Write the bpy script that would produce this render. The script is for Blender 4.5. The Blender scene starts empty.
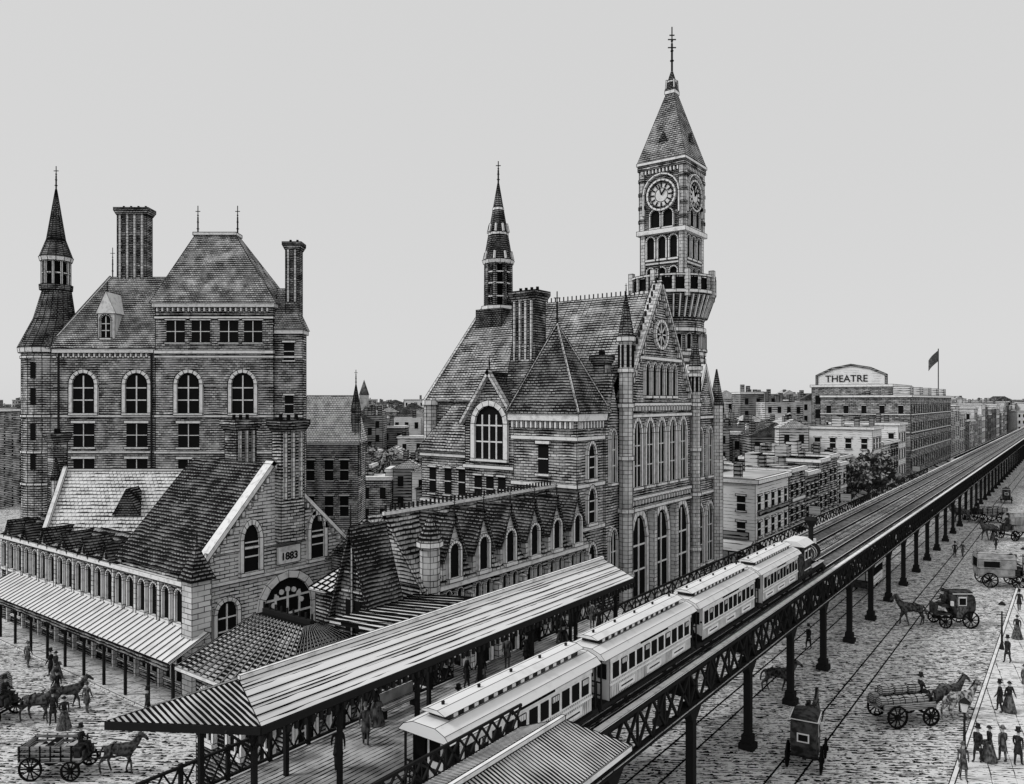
import bpy, bmesh, math, random
from mathutils import Vector, Matrix
random.seed(7)
S=bpy.context.scene
S.view_settings.view_transform='Standard'; S.view_settings.look='None'; S.view_settings.exposure=0
YAW=math.atan2(.598,.802)
Fx,Fy=-math.sin(YAW),math.cos(YAW)
Rx,Ry=math.cos(YAW),math.sin(YAW)
INK=.010
# ---------------------------------------------------------------- materials
MATS={}
NOLINE=set()
def make(name,base=.5,ink=INK,brick=None,lines=(),bands=None,blot=None,rot=False,line=True):
    m=bpy.data.materials.new(name); m.use_nodes=True; nt=m.node_tree; N=nt.nodes; L=nt.links
    for n in list(N): N.remove(n)
    out=N.new('ShaderNodeOutputMaterial'); bs=N.new('ShaderNodeBsdfDiffuse'); L.new(bs.outputs[0],out.inputs[0])
    def mt(op,a,b=None,c=None,clamp=False):
        n=N.new('ShaderNodeMath'); n.operation=op; n.use_clamp=clamp
        for i,v in enumerate((a,b,c)):
            if v is None: continue
            if isinstance(v,(int,float)): n.inputs[i].default_value=v
            else: L.new(v,n.inputs[i])
        return n.outputs[0]
    geo=N.new('ShaderNodeNewGeometry'); pos=geo.outputs['Position']
    if rot:
        r=N.new('ShaderNodeVectorRotate'); r.rotation_type='Z_AXIS'; r.inputs['Angle'].default_value=-YAW
        L.new(pos,r.inputs['Vector']); pos=r.outputs[0]
    sp=N.new('ShaderNodeSeparateXYZ'); L.new(pos,sp.inputs[0]); X,Y,Z=sp.outputs
    def noise(scale,sx=1,sy=1,sz=1,detail=2,off=0):
        mp=N.new('ShaderNodeMapping'); L.new(pos,mp.inputs[0]); mp.inputs['Scale'].default_value=(sx,sy,sz); mp.inputs['Location'].default_value=(off,off*.7,off*1.3)
        t=N.new('ShaderNodeTexNoise'); t.inputs['Scale'].default_value=scale; t.inputs['Detail'].default_value=detail
        L.new(mp.outputs[0],t.inputs['Vector']); return t.outputs[0]
    def rng(v,a,b,c,d):
        n=N.new('ShaderNodeMapRange'); L.new(v,n.inputs[0])
        for i,q in enumerate((a,b,c,d)): n.inputs[i+1].default_value=q
        return n.outputs[0]
    val=None
    def mul(v):
        nonlocal val
        val=v if val is None else mt('MULTIPLY',val,v)
    if brick:
        w,h,mort,dark=brick
        s=mt('ADD',X,Y); nz=noise(1.3)
        s=mt('ADD',s,mt('MULTIPLY',nz,.05)); z2=mt('ADD',Z,mt('MULTIPLY',noise(.7,off=5),.05))
        cb=N.new('ShaderNodeCombineXYZ'); L.new(s,cb.inputs[0]); L.new(z2,cb.inputs[1])
        b=N.new('ShaderNodeTexBrick'); L.new(cb.outputs[0],b.inputs['Vector'])
        b.inputs['Color1'].default_value=(1,1,1,1); d=1-dark; b.inputs['Color2'].default_value=(d,d,d,1); b.inputs['Mortar'].default_value=(0,0,0,1)
        b.inputs['Scale'].default_value=1; b.inputs['Mortar Size'].default_value=mort; b.inputs['Mortar Smooth'].default_value=.1
        b.inputs['Bias'].default_value=0; b.inputs['Brick Width'].default_value=w; b.inputs['Row Height'].default_value=h
        rgb=N.new('ShaderNodeRGBToBW'); L.new(b.outputs[0],rgb.inputs[0])
        g=rng(noise(.8,off=9),.42,.64,.0,.5)
        v=mt('ADD',rgb.outputs[0],mt('MULTIPLY',g,mt('SUBTRACT',1,rgb.outputs[0])))
        mul(v)
    for i,(c,per,duty,wob,ns,lo,hi) in enumerate(lines):
        t=mt('ADD',mt('ADD',mt('MULTIPLY',X,c[0]/per),mt('MULTIPLY',Y,c[1]/per)),mt('MULTIPLY',Z,c[2]/per))
        t=mt('ADD',t,mt('MULTIPLY',noise(ns,off=3*i),wob))
        f=mt('FRACT',t)
        dn=rng(noise(ns*1.7,off=11+3*i,detail=3),.35,.65,duty*lo,duty*hi)
        mk=mt('LESS_THAN',f,dn)
        mul(mt('SUBTRACT',1,mk))
    if blot:
        sc,sx,sy,sz,a,b2,lo,hi=blot
        mul(rng(noise(sc,sx,sy,sz,detail=5,off=21),a,b2,lo,hi))
    bse=base
    if bands:
        per,duty,col,off=bands
        f=mt('FRACT',mt('ADD',mt('DIVIDE',Z,per),off)); mk=mt('LESS_THAN',f,duty)
        bse=mt('ADD',base,mt('MULTIPLY',mk,col-base))
    if val is None: val=rng(noise(3,off=2,detail=4),.3,.7,.85,1.1)
    if isinstance(bse,float): res=mt('ADD',mt('MULTIPLY',val,bse-ink),ink)
    else: res=mt('ADD',mt('MULTIPLY',val,mt('SUBTRACT',bse,ink)),ink)
    L.new(res,bs.inputs[0])
    MATS[name]=m
    if not line: NOLINE.add(name)
    return m
ZL=(0,0,1)
make('ink',INK,line=False)
make('iron',.022,line=False)
make('glass',.012,line=False)
make('frame',.78,line=False)
make('stone',.76,brick=(.9,.36,.028,.3),blot=(.5,1,1,1,.35,.6,.75,1.05))
make('trim',.80,blot=(2.5,1,1,1,.3,.5,.7,1.05))
make('brickj',.66,brick=(.62,.27,.035,.7),lines=((ZL,.27,.42,.1,.35,.35,1.35),),bands=(2.1,.18,.82,.3))
make('brickc',.66,brick=(.55,.23,.032,.65),lines=((ZL,.23,.42,.1,.4,.3,1.4),),bands=(1.55,.24,.82,.1))
make('brickd',.40,brick=(.5,.21,.04,.75),lines=((ZL,.21,.48,.1,.5,.4,1.4),),bands=(1.3,.2,.76,.1))
make('gablew',.78,brick=(.75,.26,.028,.3),lines=((ZL,.26,.2,.1,.6,.0,1.4),))
make('slate',.60,brick=(.42,.25,.038,.5),lines=((ZL,.25,.38,.15,.5,.3,1.45),),blot=(.35,1,1,1,.35,.62,.65,1.05))
make('slatel',.80,brick=(.5,.28,.035,.3),lines=((ZL,.28,.22,.15,.7,.1,1.4),))
make('slatem',.42,brick=(.4,.23,.045,.6),lines=((ZL,.23,.5,.15,.5,.5,1.35),),blot=(.35,1,1,1,.35,.62,.5,1.05))
make('slated',.30,brick=(.36,.21,.05,.55),lines=((ZL,.21,.5,.15,.6,.6,1.35),))
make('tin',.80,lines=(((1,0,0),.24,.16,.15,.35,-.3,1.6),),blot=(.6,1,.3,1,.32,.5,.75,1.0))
make('tincan',.80,blot=(.8,1,1,1,.3,.5,.8,1.0))
make('tinstripe',.74,lines=(((.1,1,0),.42,.34,.2,.5,.5,1.3),))
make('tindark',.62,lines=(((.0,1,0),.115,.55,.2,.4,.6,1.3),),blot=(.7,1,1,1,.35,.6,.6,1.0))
make('hiproof',.50,lines=(((0,0,1),.13,.5,.2,.4,.5,1.35),),blot=(.7,1,1,1,.35,.6,.5,1.0))
make('street',.70,rot=True,lines=(((.05,1,0),.33,.32,.9,1.5,-1.1,1.9),((-.06,1,0),.21,.30,1.1,2.3,-1.1,1.9)),blot=(2.2,.35,1.5,1,.38,.47,.42,1.0),line=False)
make('pave',.76,rot=True,lines=(((.5,1,0),1.3,.04,.1,.6,.2,1.4),((1,-.5,0),1.3,.04,.1,.6,.2,1.4),((.05,1,0),.25,.2,.8,1.6,-1,1.8)),blot=(1.8,.4,1.4,1,.33,.43,.6,1.0))
make('wood',.58,lines=(((1,0,0),.22,.25,.2,.8,.2,1.4),),blot=(1.2,1,1,1,.35,.6,.45,1.0))
make('sleeper',.24,blot=(3,1,1,1,.3,.6,.4,1.1),line=False)
make('carside',.62,lines=(((0,1,0),.13,.34,.1,.7,.2,1.5),))
make('carroof',.80,blot=(1.5,1,1,1,.3,.45,.85,1.0))
make('cloth',.025,blot=(9,1,1,1,.4,.6,.4,2.2),line=False)
make('clothm',.14,blot=(9,1,1,.5,.4,.6,.2,1.2),line=False)
make('skin',.5,line=False)
make('horse',.05,blot=(5,1,1,1,.4,.6,.3,2.4),line=False)
make('horsel',.38,blot=(5,1,1,1,.42,.6,.1,1.2),line=False)
make('coach',.04,blot=(3,1,1,1,.4,.6,.4,2.0),line=False)
make('wagonw',.42,lines=((ZL,.12,.35,.3,1,.3,1.5),))
make('bark',.05,line=False)
make('leafd',.04,line=False)
make('leafl',.36,line=False)
make('far',.70,lines=((ZL,.5,.34,.2,.3,.1,1.4),),blot=(.12,1,1,1,.35,.6,.55,1.05))
make('farb',.62,brick=(.9,.34,.05,.7),lines=((ZL,.34,.4,.1,.4,.3,1.4),))
make('fard',.34,lines=((ZL,.5,.42,.2,.3,.3,1.4),),blot=(.15,1,1,1,.35,.6,.5,1.05))
make('white',.80,lines=((ZL,.4,.12,.2,.5,-.3,1.4),))
# ---------------------------------------------------------------- geometry helper
class Fr:
    def __init__(s,o=(0,0),xd=(1,0),nd=(0,1),z=0): s.o=o;s.xd=xd;s.nd=nd;s.z=z
    def __call__(s,x,n,z): return (s.o[0]+x*s.xd[0]+n*s.nd[0], s.o[1]+x*s.xd[1]+n*s.nd[1], z+s.z)
W=Fr()
def FY(y): return Fr((0,y),(1,0),(0,-1))
def FX(x): return Fr((x,0),(0,1),(1,0))
def FC(d): return Fr((Fx*d,Fy*d),(Rx,Ry),(-Fx,-Fy))
class O:
    def __init__(s,name,line=.07): s.name=name;s.line=line;s.P={};s.sub=[]
    def add(s,k,vs,fs):
        p=s.P.setdefault(k,([],[])); b=len(p[0]); p[0].extend(vs); p[1].extend([tuple(i+b for i in f) for f in fs])
    def box(s,k,fr,x0,x1,n0,n1,z0,z1):
        s.frus(k,fr,(x0,x1,n0,n1,z0),(x0,x1,n0,n1,z1))
    def frus(s,k,fr,a,b):
        vs=[fr(a[0],a[2],a[4]),fr(a[1],a[2],a[4]),fr(a[1],a[3],a[4]),fr(a[0],a[3],a[4]),
            fr(b[0],b[2],b[4]),fr(b[1],b[2],b[4]),fr(b[1],b[3],b[4]),fr(b[0],b[3],b[4])]
        s.add(k,vs,[(0,1,2,3),(4,5,6,7),(0,1,5,4),(1,2,6,5),(2,3,7,6),(3,0,4,7)])
    def pyr(s,k,fr,a,apex):
        vs=[fr(a[0],a[2],a[4]),fr(a[1],a[2],a[4]),fr(a[1],a[3],a[4]),fr(a[0],a[3],a[4]),fr(*apex)]
        s.add(k,vs,[(0,1,2,3),(0,1,4),(1,2,4),(2,3,4),(3,0,4)])
    def ext(s,k,fr,pts,n0,n1):
        n=len(pts); vs=[fr(p[0],n0,p[1]) for p in pts]+[fr(p[0],n1,p[1]) for p in pts]
        s.add(k,vs,[tuple(range(n)),tuple(range(n,2*n))]+[(i,(i+1)%n,n+(i+1)%n,n+i) for i in range(n)])
    def strip(s,k,fr,inn,out,n0,n1):
        n=len(inn); vs=[fr(p[0],n1,p[1]) for p in inn]+[fr(p[0],n1,p[1]) for p in out]+[fr(p[0],n0,p[1]) for p in inn]+[fr(p[0],n0,p[1]) for p in out]
        fs=[]
        for i in range(n-1): fs+= [(i,i+1,n+i+1,n+i),(n+i,n+i+1,3*n+i+1,3*n+i),(i,i+1,2*n+i+1,2*n+i)]
        s.add(k,vs,fs)
    def cyl(s,k,cx,cy,z0,z1,r0,r1,seg=12,tc=None,ph=0,fr=W,caps=True):
        tx,ty=tc if tc else (cx,cy)
        vs=[];
        for i in range(seg):
            a=2*math.pi*i/seg+ph; vs.append(fr(cx+r0*math.cos(a),cy+r0*math.sin(a),z0))
        if r1<=1e-4:
            vs.append(fr(tx,ty,z1)); fs=[(i,(i+1)%seg,seg) for i in range(seg)]+[tuple(range(seg))]
        else:
            for i in range(seg):
                a=2*math.pi*i/seg+ph; vs.append(fr(tx+r1*math.cos(a),ty+r1*math.sin(a),z1))
            fs=[(i,(i+1)%seg,seg+(i+1)%seg,seg+i) for i in range(seg)]
            if caps: fs+=[tuple(range(seg)),tuple(range(seg,2*seg))]
        s.add(k,vs,fs)
    def beam(s,k,p,q,w=.1,h=None):
        h=h or w; p=Vector(p);q=Vector(q);d=(q-p)
        if d.length<1e-6: return
        d.normalize(); up=Vector((0,0,1)) if abs(d.z)<.95 else Vector((0,1,0))
        a=d.cross(up).normalized()*w/2; b=a.cross(d).normalized()*h/2
        vs=[tuple(c+sa*a+sb*b) for c in (p,q) for sa,sb in ((-1,-1),(1,-1),(1,1),(-1,1))]
        s.add(k,vs,[(0,1,2,3),(4,5,6,7),(0,1,5,4),(1,2,6,5),(2,3,7,6),(3,0,4,7)])
    def slab(s,k,pts,t=.15):
        n=len(pts); P=[Vector(p) for p in pts]; nm=(P[1]-P[0]).cross(P[2]-P[0]).normalized()
        if nm.z<0: nm=-nm
        vs=[tuple(p) for p in P]+[tuple(p-nm*t) for p in P]
        s.add(k,vs,[tuple(range(n)),tuple(range(n,2*n))]+[(i,(i+1)%n,n+(i+1)%n,n+i) for i in range(n)])
    def wheel(s,k,c,r,axis='x',sp=10,w=.07):
        seg=18; vs=[];fs=[]
        for i in range(seg):
            a=2*math.pi*i/seg
            for rr,xx in ((r,-w/2),(r,w/2),(r-.09,w/2),(r-.09,-w/2)):
                vs.append((c[0]+xx,c[1]+rr*math.cos(a),c[2]+rr*math.sin(a)))
        for i in range(seg):
            j=(i+1)%seg
            for q in range(4): fs.append((4*i+q,4*i+(q+1)%4,4*j+(q+1)%4,4*j+q))
        s.add(k,vs,fs)
        for i in range(sp):
            a=2*math.pi*i/sp
            s.beam(k,c,(c[0],c[1]+(r-.05)*math.cos(a),c[2]+(r-.05)*math.sin(a)),.05)
        s.beam(k,(c[0]-.12,c[1],c[2]),(c[0]+.12,c[1],c[2]),.18)
    def done(s,loc=None,rz=0,sc=1):
        allv=[v for p in s.P.values() for v in p[0]]
        if loc is None:
            xs=[v[0] for v in allv]; ys=[v[1] for v in allv]; zs=[v[2] for v in allv]
            off=Vector(((min(xs)+max(xs))/2,(min(ys)+max(ys))/2,min(zs))); loc=off
        else: off=Vector((0,0,0))
        e=bpy.data.objects.new(s.name,None); S.collection.objects.link(e); e.location=loc; e.rotation_euler=(0,0,rz); e.scale=(sc,)*3
        for k,(vs,fs) in s.P.items():
            pn,mn=k.split(':'); me=bpy.data.meshes.new(pn); me.from_pydata([tuple(Vector(v)-off) for v in vs],[],fs)
            bm=bmesh.new(); bm.from_mesh(me); bmesh.ops.recalc_face_normals(bm,faces=bm.faces); bm.to_mesh(me); bm.free()
            me.materials.append(MATS[mn]); ob=bpy.data.objects.new(pn,me); S.collection.objects.link(ob); ob.parent=e
            if mn not in NOLINE and s.line>0:
                me.materials.append(MATS['ink']); w=ob.modifiers.new('edges','WIREFRAME'); w.thickness=s.line; w.use_replace=False; w.material_offset=1; w.offset=0; w.use_even_offset=False; w.use_boundary=True
        for f in s.sub: f(e,off)
        s.e=e
        return e
def archpts(xc,z0,w,h,pointed=False,seg=8,grow=0):
    a=w/2+grow; pts=[(xc-a,z0)]
    zs=z0+h-(w/2 if not pointed else w*.8)
    if not pointed:
        for i in range(seg+1):
            t=math.pi*(1-i/seg); pts.append((xc+a*math.cos(t),zs+a*math.sin(t)))
    else:
        k=seg//2; hh=w*.8+grow*1.3
        for i in range(k+1):
            t=i/k; pts.append((xc-a*(1-t**1.6),zs+hh*math.sin(t*math.pi/2)))
        for i in range(k-1,-1,-1):
            t=i/k; pts.append((xc+a*(1-t**1.6),zs+hh*math.sin(t*math.pi/2)))
    pts.append((xc+a,z0)); return pts
def awin(o,fr,xc,z0,w,h,pointed=False,sur=.3,mull=1,n=0.0,trans=True,b=.09,sm='trim'):
    g=archpts(xc,z0,w,h,pointed); o.ext('windows:glass',fr,g,n-.05,n+.05)
    if sur>0:
        q=archpts(xc,z0,w,h,pointed,grow=sur); o.strip('surrounds:'+sm,fr,g,q,n-.05,n+.22)
        o.box('sills:'+sm,fr,xc-w/2-sur,xc+w/2+sur,n-.05,n+.3,z0-.25,z0)
    for i in range(mull):
        x=xc-w/2+w*(i+1)/(mull+1); top=h-(w*.12 if mull==1 else w*.25)
        o.box('mullions:frame',fr,x-b/2,x+b/2,n+.05,n+.13,z0,z0+top)
    if trans:
        for t in (.36,.70): o.box('mullions:frame',fr,xc-w/2,xc+w/2,n+.06,n+.11,z0+h*t*.9-b/2,z0+h*t*.9+b/2)
def rwin(o,fr,xc,z0,w,h,sur=.2,mull=1,n=0.0,b=.08,lint=True,tr=1,sm='trim'):
    o.box('windows:glass',fr,xc-w/2,xc+w/2,n-.05,n+.05,z0,z0+h)
    for i in range(mull):
        x=xc-w/2+w*(i+1)/(mull+1); o.box('mullions:frame',fr,x-b/2,x+b/2,n+.05,n+.12,z0,z0+h)
    for i in range(tr):
        z=z0+h*(i+1)/(tr+1); o.box('mullions:frame',fr,xc-w/2,xc+w/2,n+.055,n+.115,z-b/2,z+b/2)
    if lint:
        o.box('surrounds:'+sm,fr,xc-w/2-sur,xc+w/2+sur,n-.05,n+.2,z0+h,z0+h+sur*1.3)
        o.box('surrounds:'+sm,fr,xc-w/2-sur,xc+w/2+sur,n-.05,n+.25,z0-sur,z0)
def finial(o,x,y,z,h,w=.12):
    w*=.85; o.beam('finials:iron',(x,y,z-.3),(x,y,z+h*.6),w); o.beam('finials:iron',(x,y,z+h*.6),(x,y,z+h),w*.6)
    for t,r in ((.18,1.5),(.42,1.2),(.66,.9)): 
        o.cyl('finials:iron',x,y,z+h*t-w,z+h*t,w*.3,w*r,6); o.cyl('finials:iron',x,y,z+h*t,z+h*t+w,w*r,w*.3,6)
    q=min(.28,.11*h); o.beam('finials:iron',(x-q*Rx,y-q*Ry,z+h*.8),(x+q*Rx,y+q*Ry,z+h*.8),w*.6)
def chim(o,fr,x0,x1,n0,n1,z0,z1,mat='brickd',ribs=4):
    o.box('chimney:'+mat,fr,x0,x1,n0,n1,z0,z1-1.0)
    w=x1-x0
    for i in range(ribs):
        xa=x0+w*(i+.25)/ribs; o.box('chimney_ribs:stone',fr,xa,xa+w*.28/ribs*1.3,n1-.02,n1+.16,z0+(z1-z0)*.35,z1-1.0)
    o.frus('chimney_cap:brickd',fr,(x0-.05,x1+.05,n0-.05,n1+.05,z1-1.0),(x0-.3,x1+.3,n0-.3,n1+.3,z1-.5))
    o.box('chimney_cap:brickd',fr,x0-.3,x1+.3,n0-.3,n1+.3,z1-.5,z1-.15)
    for i in range(ribs):
        o.cyl('chimney_pots:ink',x0+w*(i+.5)/ribs,(n0+n1)/2,z1-.15,z1+.25,.16,.14,6,fr=fr)
def corbels(o,fr,x0,x1,n,z,step=.6,w=.25,h=.5,d=.3,k='corbels:trim'):
    m=int((x1-x0)/step)
    for i in range(m):
        x=x0+(i+.3)*step; o.box(k,fr,x,x+w,n-.03,n+d,z-h,z)
# ---------------------------------------------------------------- ground & pavements
def sheet(name,mat,x0,x1,y0,y1,z):
    me=bpy.data.meshes.new(name); me.from_pydata([(x0,y0,z),(x1,y0,z),(x1,y1,z),(x0,y1,z)],[],[(0,1,2,3)]); me.materials.append(MATS[mat])
    ob=bpy.data.objects.new(name,me); S.collection.objects.link(ob); return ob
sheet('ground','street',-4000,4000,-300,6000,0)
def pavement(x0,x1,y0,y1):
    o=O('pavement',.07); o.box('slab:pave',W,x0,x1,y0,y1,-.05,.14)
    o.box('kerb:trim',W,x1+.002,x1+.22,y0,y1,-.05,.145); o.done()
pavement(-31.9,-27,24,600); pavement(-90,-43,25.3,27.9)
o=O('pavement',.07); o.box('slab:pave',W,-5.2,60,-10,600,-.05,.14); o.box('kerb:trim',W,-5.45,-5.202,-10,600,-.05,.145); o.done()
o=O('tramway_track',0)
for x in (-13.2,-11.9,-17.6,-19.0):
    o.box('rail:ink',W,x-.045,x+.045,5,500,.004,.03)
o.done()
# ---------------------------------------------------------------- jail
o=O('brick_jail',.11); J=FC(88); k=.11549
jx=lambda u:(u-512)*k
jz=lambda v:20+(400-v)*k
o.box('walls:brickj',J,-54.2,-40.9,-8,0,0,25.8)
o.cyl('corner_tower:brickj',-54.9,-2.2,0,25.9,2.7,2.7,20,fr=J)
o.cyl('corner_cornice:trim',-54.9,-2.2,25.5,26.1,3.0,3.1,20,fr=J)
o.cyl('tower_roof:slatem',-54.9,-2.2,26.1,29.5,3.1,2.2,20,tc=(-54.3,-2.5),fr=J)
o.cyl('tower_roof:slatem',-54.3,-2.5,29.5,33,2.2,1.5,20,tc=(-54.1,-2.6),fr=J)
TX=-54.2
o.cyl('turret:brickd',TX,-2.6,33,33.6,1.7,1.75,12,fr=J)
o.cyl('turret:glass',TX,-2.6,33.6,36.4,1.0,1.0,12,fr=J)
for i in range(10):
    a=2*math.pi*i/10; o.cyl('turret_columns:trim',TX+1.4*math.cos(a),-2.6+1.4*math.sin(a),33.6,36.4,.17,.17,6,fr=J)
o.cyl('turret:trim',TX,-2.6,34.9,35.1,1.5,1.5,12,fr=J)
o.cyl('turret:trim',TX,-2.6,36.4,36.9,1.65,1.8,12,fr=J)
o.cyl('turret_spire:slatem',TX,-2.6,36.9,39,1.75,1.0,12,fr=J); o.cyl('turret_spire:slatem',TX,-2.6,39,45,1.0,.08,12,fr=J)
p=J(TX,-2.6,45); finial(o,p[0],p[1],45,2.8,.15)
o.box('cornice:trim',J,-53,-41,-1,.35,25.4,25.9); corbels(o,J,-52.6,-41,.0,25.4)
o.frus('roof:slate',J,(-53.6,-40.7,-8.6,.45,25.9),(-49.0,-40.4,-6,-5,35.0))
o.beam('hip_ridge:trim',J(-53.6,.45,25.95),J(-49,-5,35.05),.2)
p=J(-49.0,-5.5,35.2); finial(o,p[0],p[1],35.2,3.5,.12)
o.box('dormer:trim',J,-48,-46,-3.5,-.3,26.6,30); o.ext('dormer:trim',J,[(-48.2,30),(-45.8,30),(-47,32.6)],-4,-.15)
awin(o,J,-47,27.2,1.1,2.6,n=-.3,sur=.15)
p=J(-47,-.5,32.6); finial(o,p[0],p[1],32.6,1.2,.1)
o.box('walls:brickj',J,-40.9,-27.4,-7.4,.6,0,31)
o.box('cornice:trim',J,-41.2,-27.1,-7.7,.95,30.6,31.1); corbels(o,J,-40.9,-27.4,.6,30.6)
o.box('string:trim',J,-41,-27.3,.4,.85,25.3,25.7); o.box('string:trim',J,-41,-27.3,.4,.8,29.3,29.6)
o.frus('roof:slate',J,(-41.4,-26.9,-7.9,1.1,31.1),(-38.0,-33.2,-5,-3.4,39.8))
o.box('roof_crest:trim',J,-38.2,-33.0,-5.2,-3.2,39.75,40.1)
for x in (-38.0,-33.2):
    p=J(x,-4.2,40.1); finial(o,p[0],p[1],40.1,3.4,.15)
for u in (178,203,231,255): rwin(o,J,jx(u),26.6,2.1,2.5,n=.6,sur=.18,mull=1)
o.box('walls:brickj',J,-27.4,-24.2,-1.6,.1,0,28); o.box('cornice:trim',J,-27.4,-24,-1.8,.4,27.6,28.1)
o.frus('roof:slate',J,(-27.4,-23.9,-2.0,.5,28.1),(-27.4,-26.1,-1.4,-1,33))
rwin(o,J,-25.7,24.6,1.2,2,n=.1,mull=0); rwin(o,J,-25.7,11,1.0,2,n=.1,mull=0); rwin(o,J,-25.7,18.5,1.0,2,n=.1,mull=0)
chim(o,J,-48.2,-44.6,-6.5,-5,30,43.6,ribs=4)
chim(o,J,-26.2,-24.6,-1.5,-.1,27.5,38.4,ribs=2)
for i,u in enumerate((84,137,191,245)):
    n=0 if i<2 else .6; x=jx(u)
    awin(o,J,x,18.5,2.5,4.6,n=n,sur=.45,mull=1,b=.13)
    rwin(o,J,x,14.6,2.4,2.7,n=n,mull=1,sur=.25); rwin(o,J,x,10.9,2.4,2.3,n=n,mull=1,sur=.25)
    awin(o,J,x,5.6,2.4,4.2,n=n,sur=.4,mull=1,b=.12)
for v in (357,386,416,452,484):
    z=jz(v); h=.14 if v!=386 else .08
    if v==386:
        xs=[-53]+[q for u in (84,137,191,245) for q in (jx(u)-1.75,jx(u)+1.75)]+[-27.3]
        for i in range(0,10,2):
            for a,b,n in ((xs[i],min(xs[i+1],-41),0),(max(xs[i],-40.8),xs[i+1],.6)):
                if b>a: o.box('string:trim',J,a,b,n-.05,n+.12,z-h,z+h)
        continue
    o.box('string:trim',J,-53,-41,-.1,.2,z-.14,z+.14); o.box('string:trim',J,-41,-27.3,.5,.78,z-.14,z+.14); o.box('string:trim',J,-27.4,-24.1,.0,.28,z-.14,z+.14)
    o.cyl('string:trim',-54.9,-2.2,z-.14,z+.14,2.82,2.82,20,fr=J)
for z in (12,15.5,19.5,22.5): o.box('windows:glass',J,-55.3,-54.7,.2,.56,z,z+1.8)
for x in (-52.2,-41.5): o.box('downpipe:iron',J,x-.09,x+.09,.2,.38,2,25.4)
o.done()
# ---------------------------------------------------------------- house right of the jail
o=O('brick_house',.11); C=FC(100)
o.box('walls:brickj',C,-28.5,-20.2,-5,0,0,14.4); o.frus('roof:slatel',C,(-28.7,-19.9,-5.3,.4,14.4),(-27.4,-21.2,-3,-2,20.6))
o.box('cornice:trim',C,-28.6,-20,-.1,.3,14.1,14.4)
for x in (-26.5,-24,-22.0): rwin(o,C,x,9.5,1.1,2.6,mull=0); rwin(o,C,x,4.8,1.1,2.6,mull=0)
o.cyl('turret:brickd',-20.6,-.6,10,18.5,.6,.6,8,fr=C); o.cyl('turret:slated',-20.6,-.6,18.5,22,.7,.05,8,fr=C)
p=C(-20.6,-.6,22); finial(o,p[0],p[1],22,2,.12)
o.done()
# ---------------------------------------------------------------- market hall with 1883 gable
o=O('market_hall',.065)
ys,ye,yr=28.0,41.2,33.9
E=FX(-47.0)
o.ext('gable_wall:gablew',E,[(ys,0),(ye,0),(ye,8.7),(yr,15.3),(ys,8.7)],-.9,0)
o.box('side_wall:brickc',W,-57,-47.9,ys,ye,0,8.65)
for a,b in ((ys-.35,8.4),(ye+.35,8.4)):
    o.slab('roof:slated',[(-57.4,a,b),(-57.4,yr,15.35),(-47.9,yr,15.35),(-47.9,a,b)],.25)
    o.slab('gable_coping:trim',[(-47.7,a,b+.05),(-47.7,yr,15.6),(-46.75,yr,15.6),(-46.75,a,b+.05)],.3)
o.ext('gable_back:brickc',FX(-57.0),[(ys,8),(ye,8),(ye,8.6),(yr,15.1),(ys,8.6)],0,.4)
for t in range(1,12):
    for a in (ys,ye):
        y=a+(yr-a)*t/12; z=8.7+(15.3-8.7)*t/12; o.box('gable_corbels:stone',E,y-.14,y+.14,0,.22,z-.75,z-.3)
o.box('string:trim',E,ys-.1,ye+.1,0,.2,7.35,7.6); o.box('string:trim',E,ys+.6,ye-.6,0,.16,9.5,9.7)
awin(o,E,32.1,7.9,1.25,3.3,pointed=True,sur=.32,mull=0); awin(o,E,37.9,7.9,1.25,3.3,pointed=True,sur=.32,mull=0)
awin(o,E,35.2,3.0,4.2,3.9,sur=.55,mull=3,b=.15); awin(o,E,30.2,3.2,1.5,3,sur=.3); awin(o,E,39.8,3.2,1.2,3,sur=.3)
for i in range(7): 
    a=math.pi*(i+.5)/7; o.ext('rose_lights:frame',E,[(35.2+1.25*math.cos(a)+.2*math.cos(b*math.pi/4),4.8+1.25*math.sin(a)+.2*math.sin(b*math.pi/4)) for b in range(8)],.05,.15)
chim(o,E,34.15,36.2,-.3,.75,9.6,18.7,mat='brickc',ribs=3)
chim(o,FX(-53.5),34.9,36.7,-1,.6,12,18.6,mat='brickd',ribs=3)
o.box('plaque:trim',E,34.2,36.2,.16,.3,8.0,9.3)
def plaque(e,off,txt='1883',loc=(-46.66,34.45,8.3),size=.75,rot=(math.pi/2,0,math.pi/2)):
    c=bpy.data.curves.new('lettering','FONT'); c.body=txt; c.size=size; c.extrude=.01; c.offset=.02; c.materials.append(MATS['ink'])
    t=bpy.data.objects.new('lettering',c); S.collection.objects.link(t); t.parent=e; t.location=Vector(loc)-off; t.rotation_euler=rot
o.sub.append(plaque)
o.box('buttress:stone',W,-47.2,-46,27.1,28.5,0,8.2); o.pyr('buttress_cap:slatem',W,(-47.4,-45.8,26.9,28.7,8.2),(-46.6,27.8,10.6)); finial(o,-46.6,27.8,10.6,.8,.08)
G=FY(28.0)
o.box('wing_wall:brickd',W,-79,-57,28,33,0,7.5); o.box('wing_cornice:trim',W,-79,-47.5,27.7,28.2,7.45,7.8)
o.slab('wing_roof:slatem',[(-79,27.8,7.8),(-57.3,27.8,7.8),(-57.3,31.6,9.0),(-79,31.6,9.0)],.15)
M=FC(65.5)
o.box('hall_walls:brickd',M,-39.6,-27.6,-12,0,0,8.6)
o.slab('hall_roof:slatel',[M(-39.9,.5,8.2),M(-27.4,.5,8.2),M(-28.6,-5.5,13.4),M(-41.4,-5.5,13.4)],.2)
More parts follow.
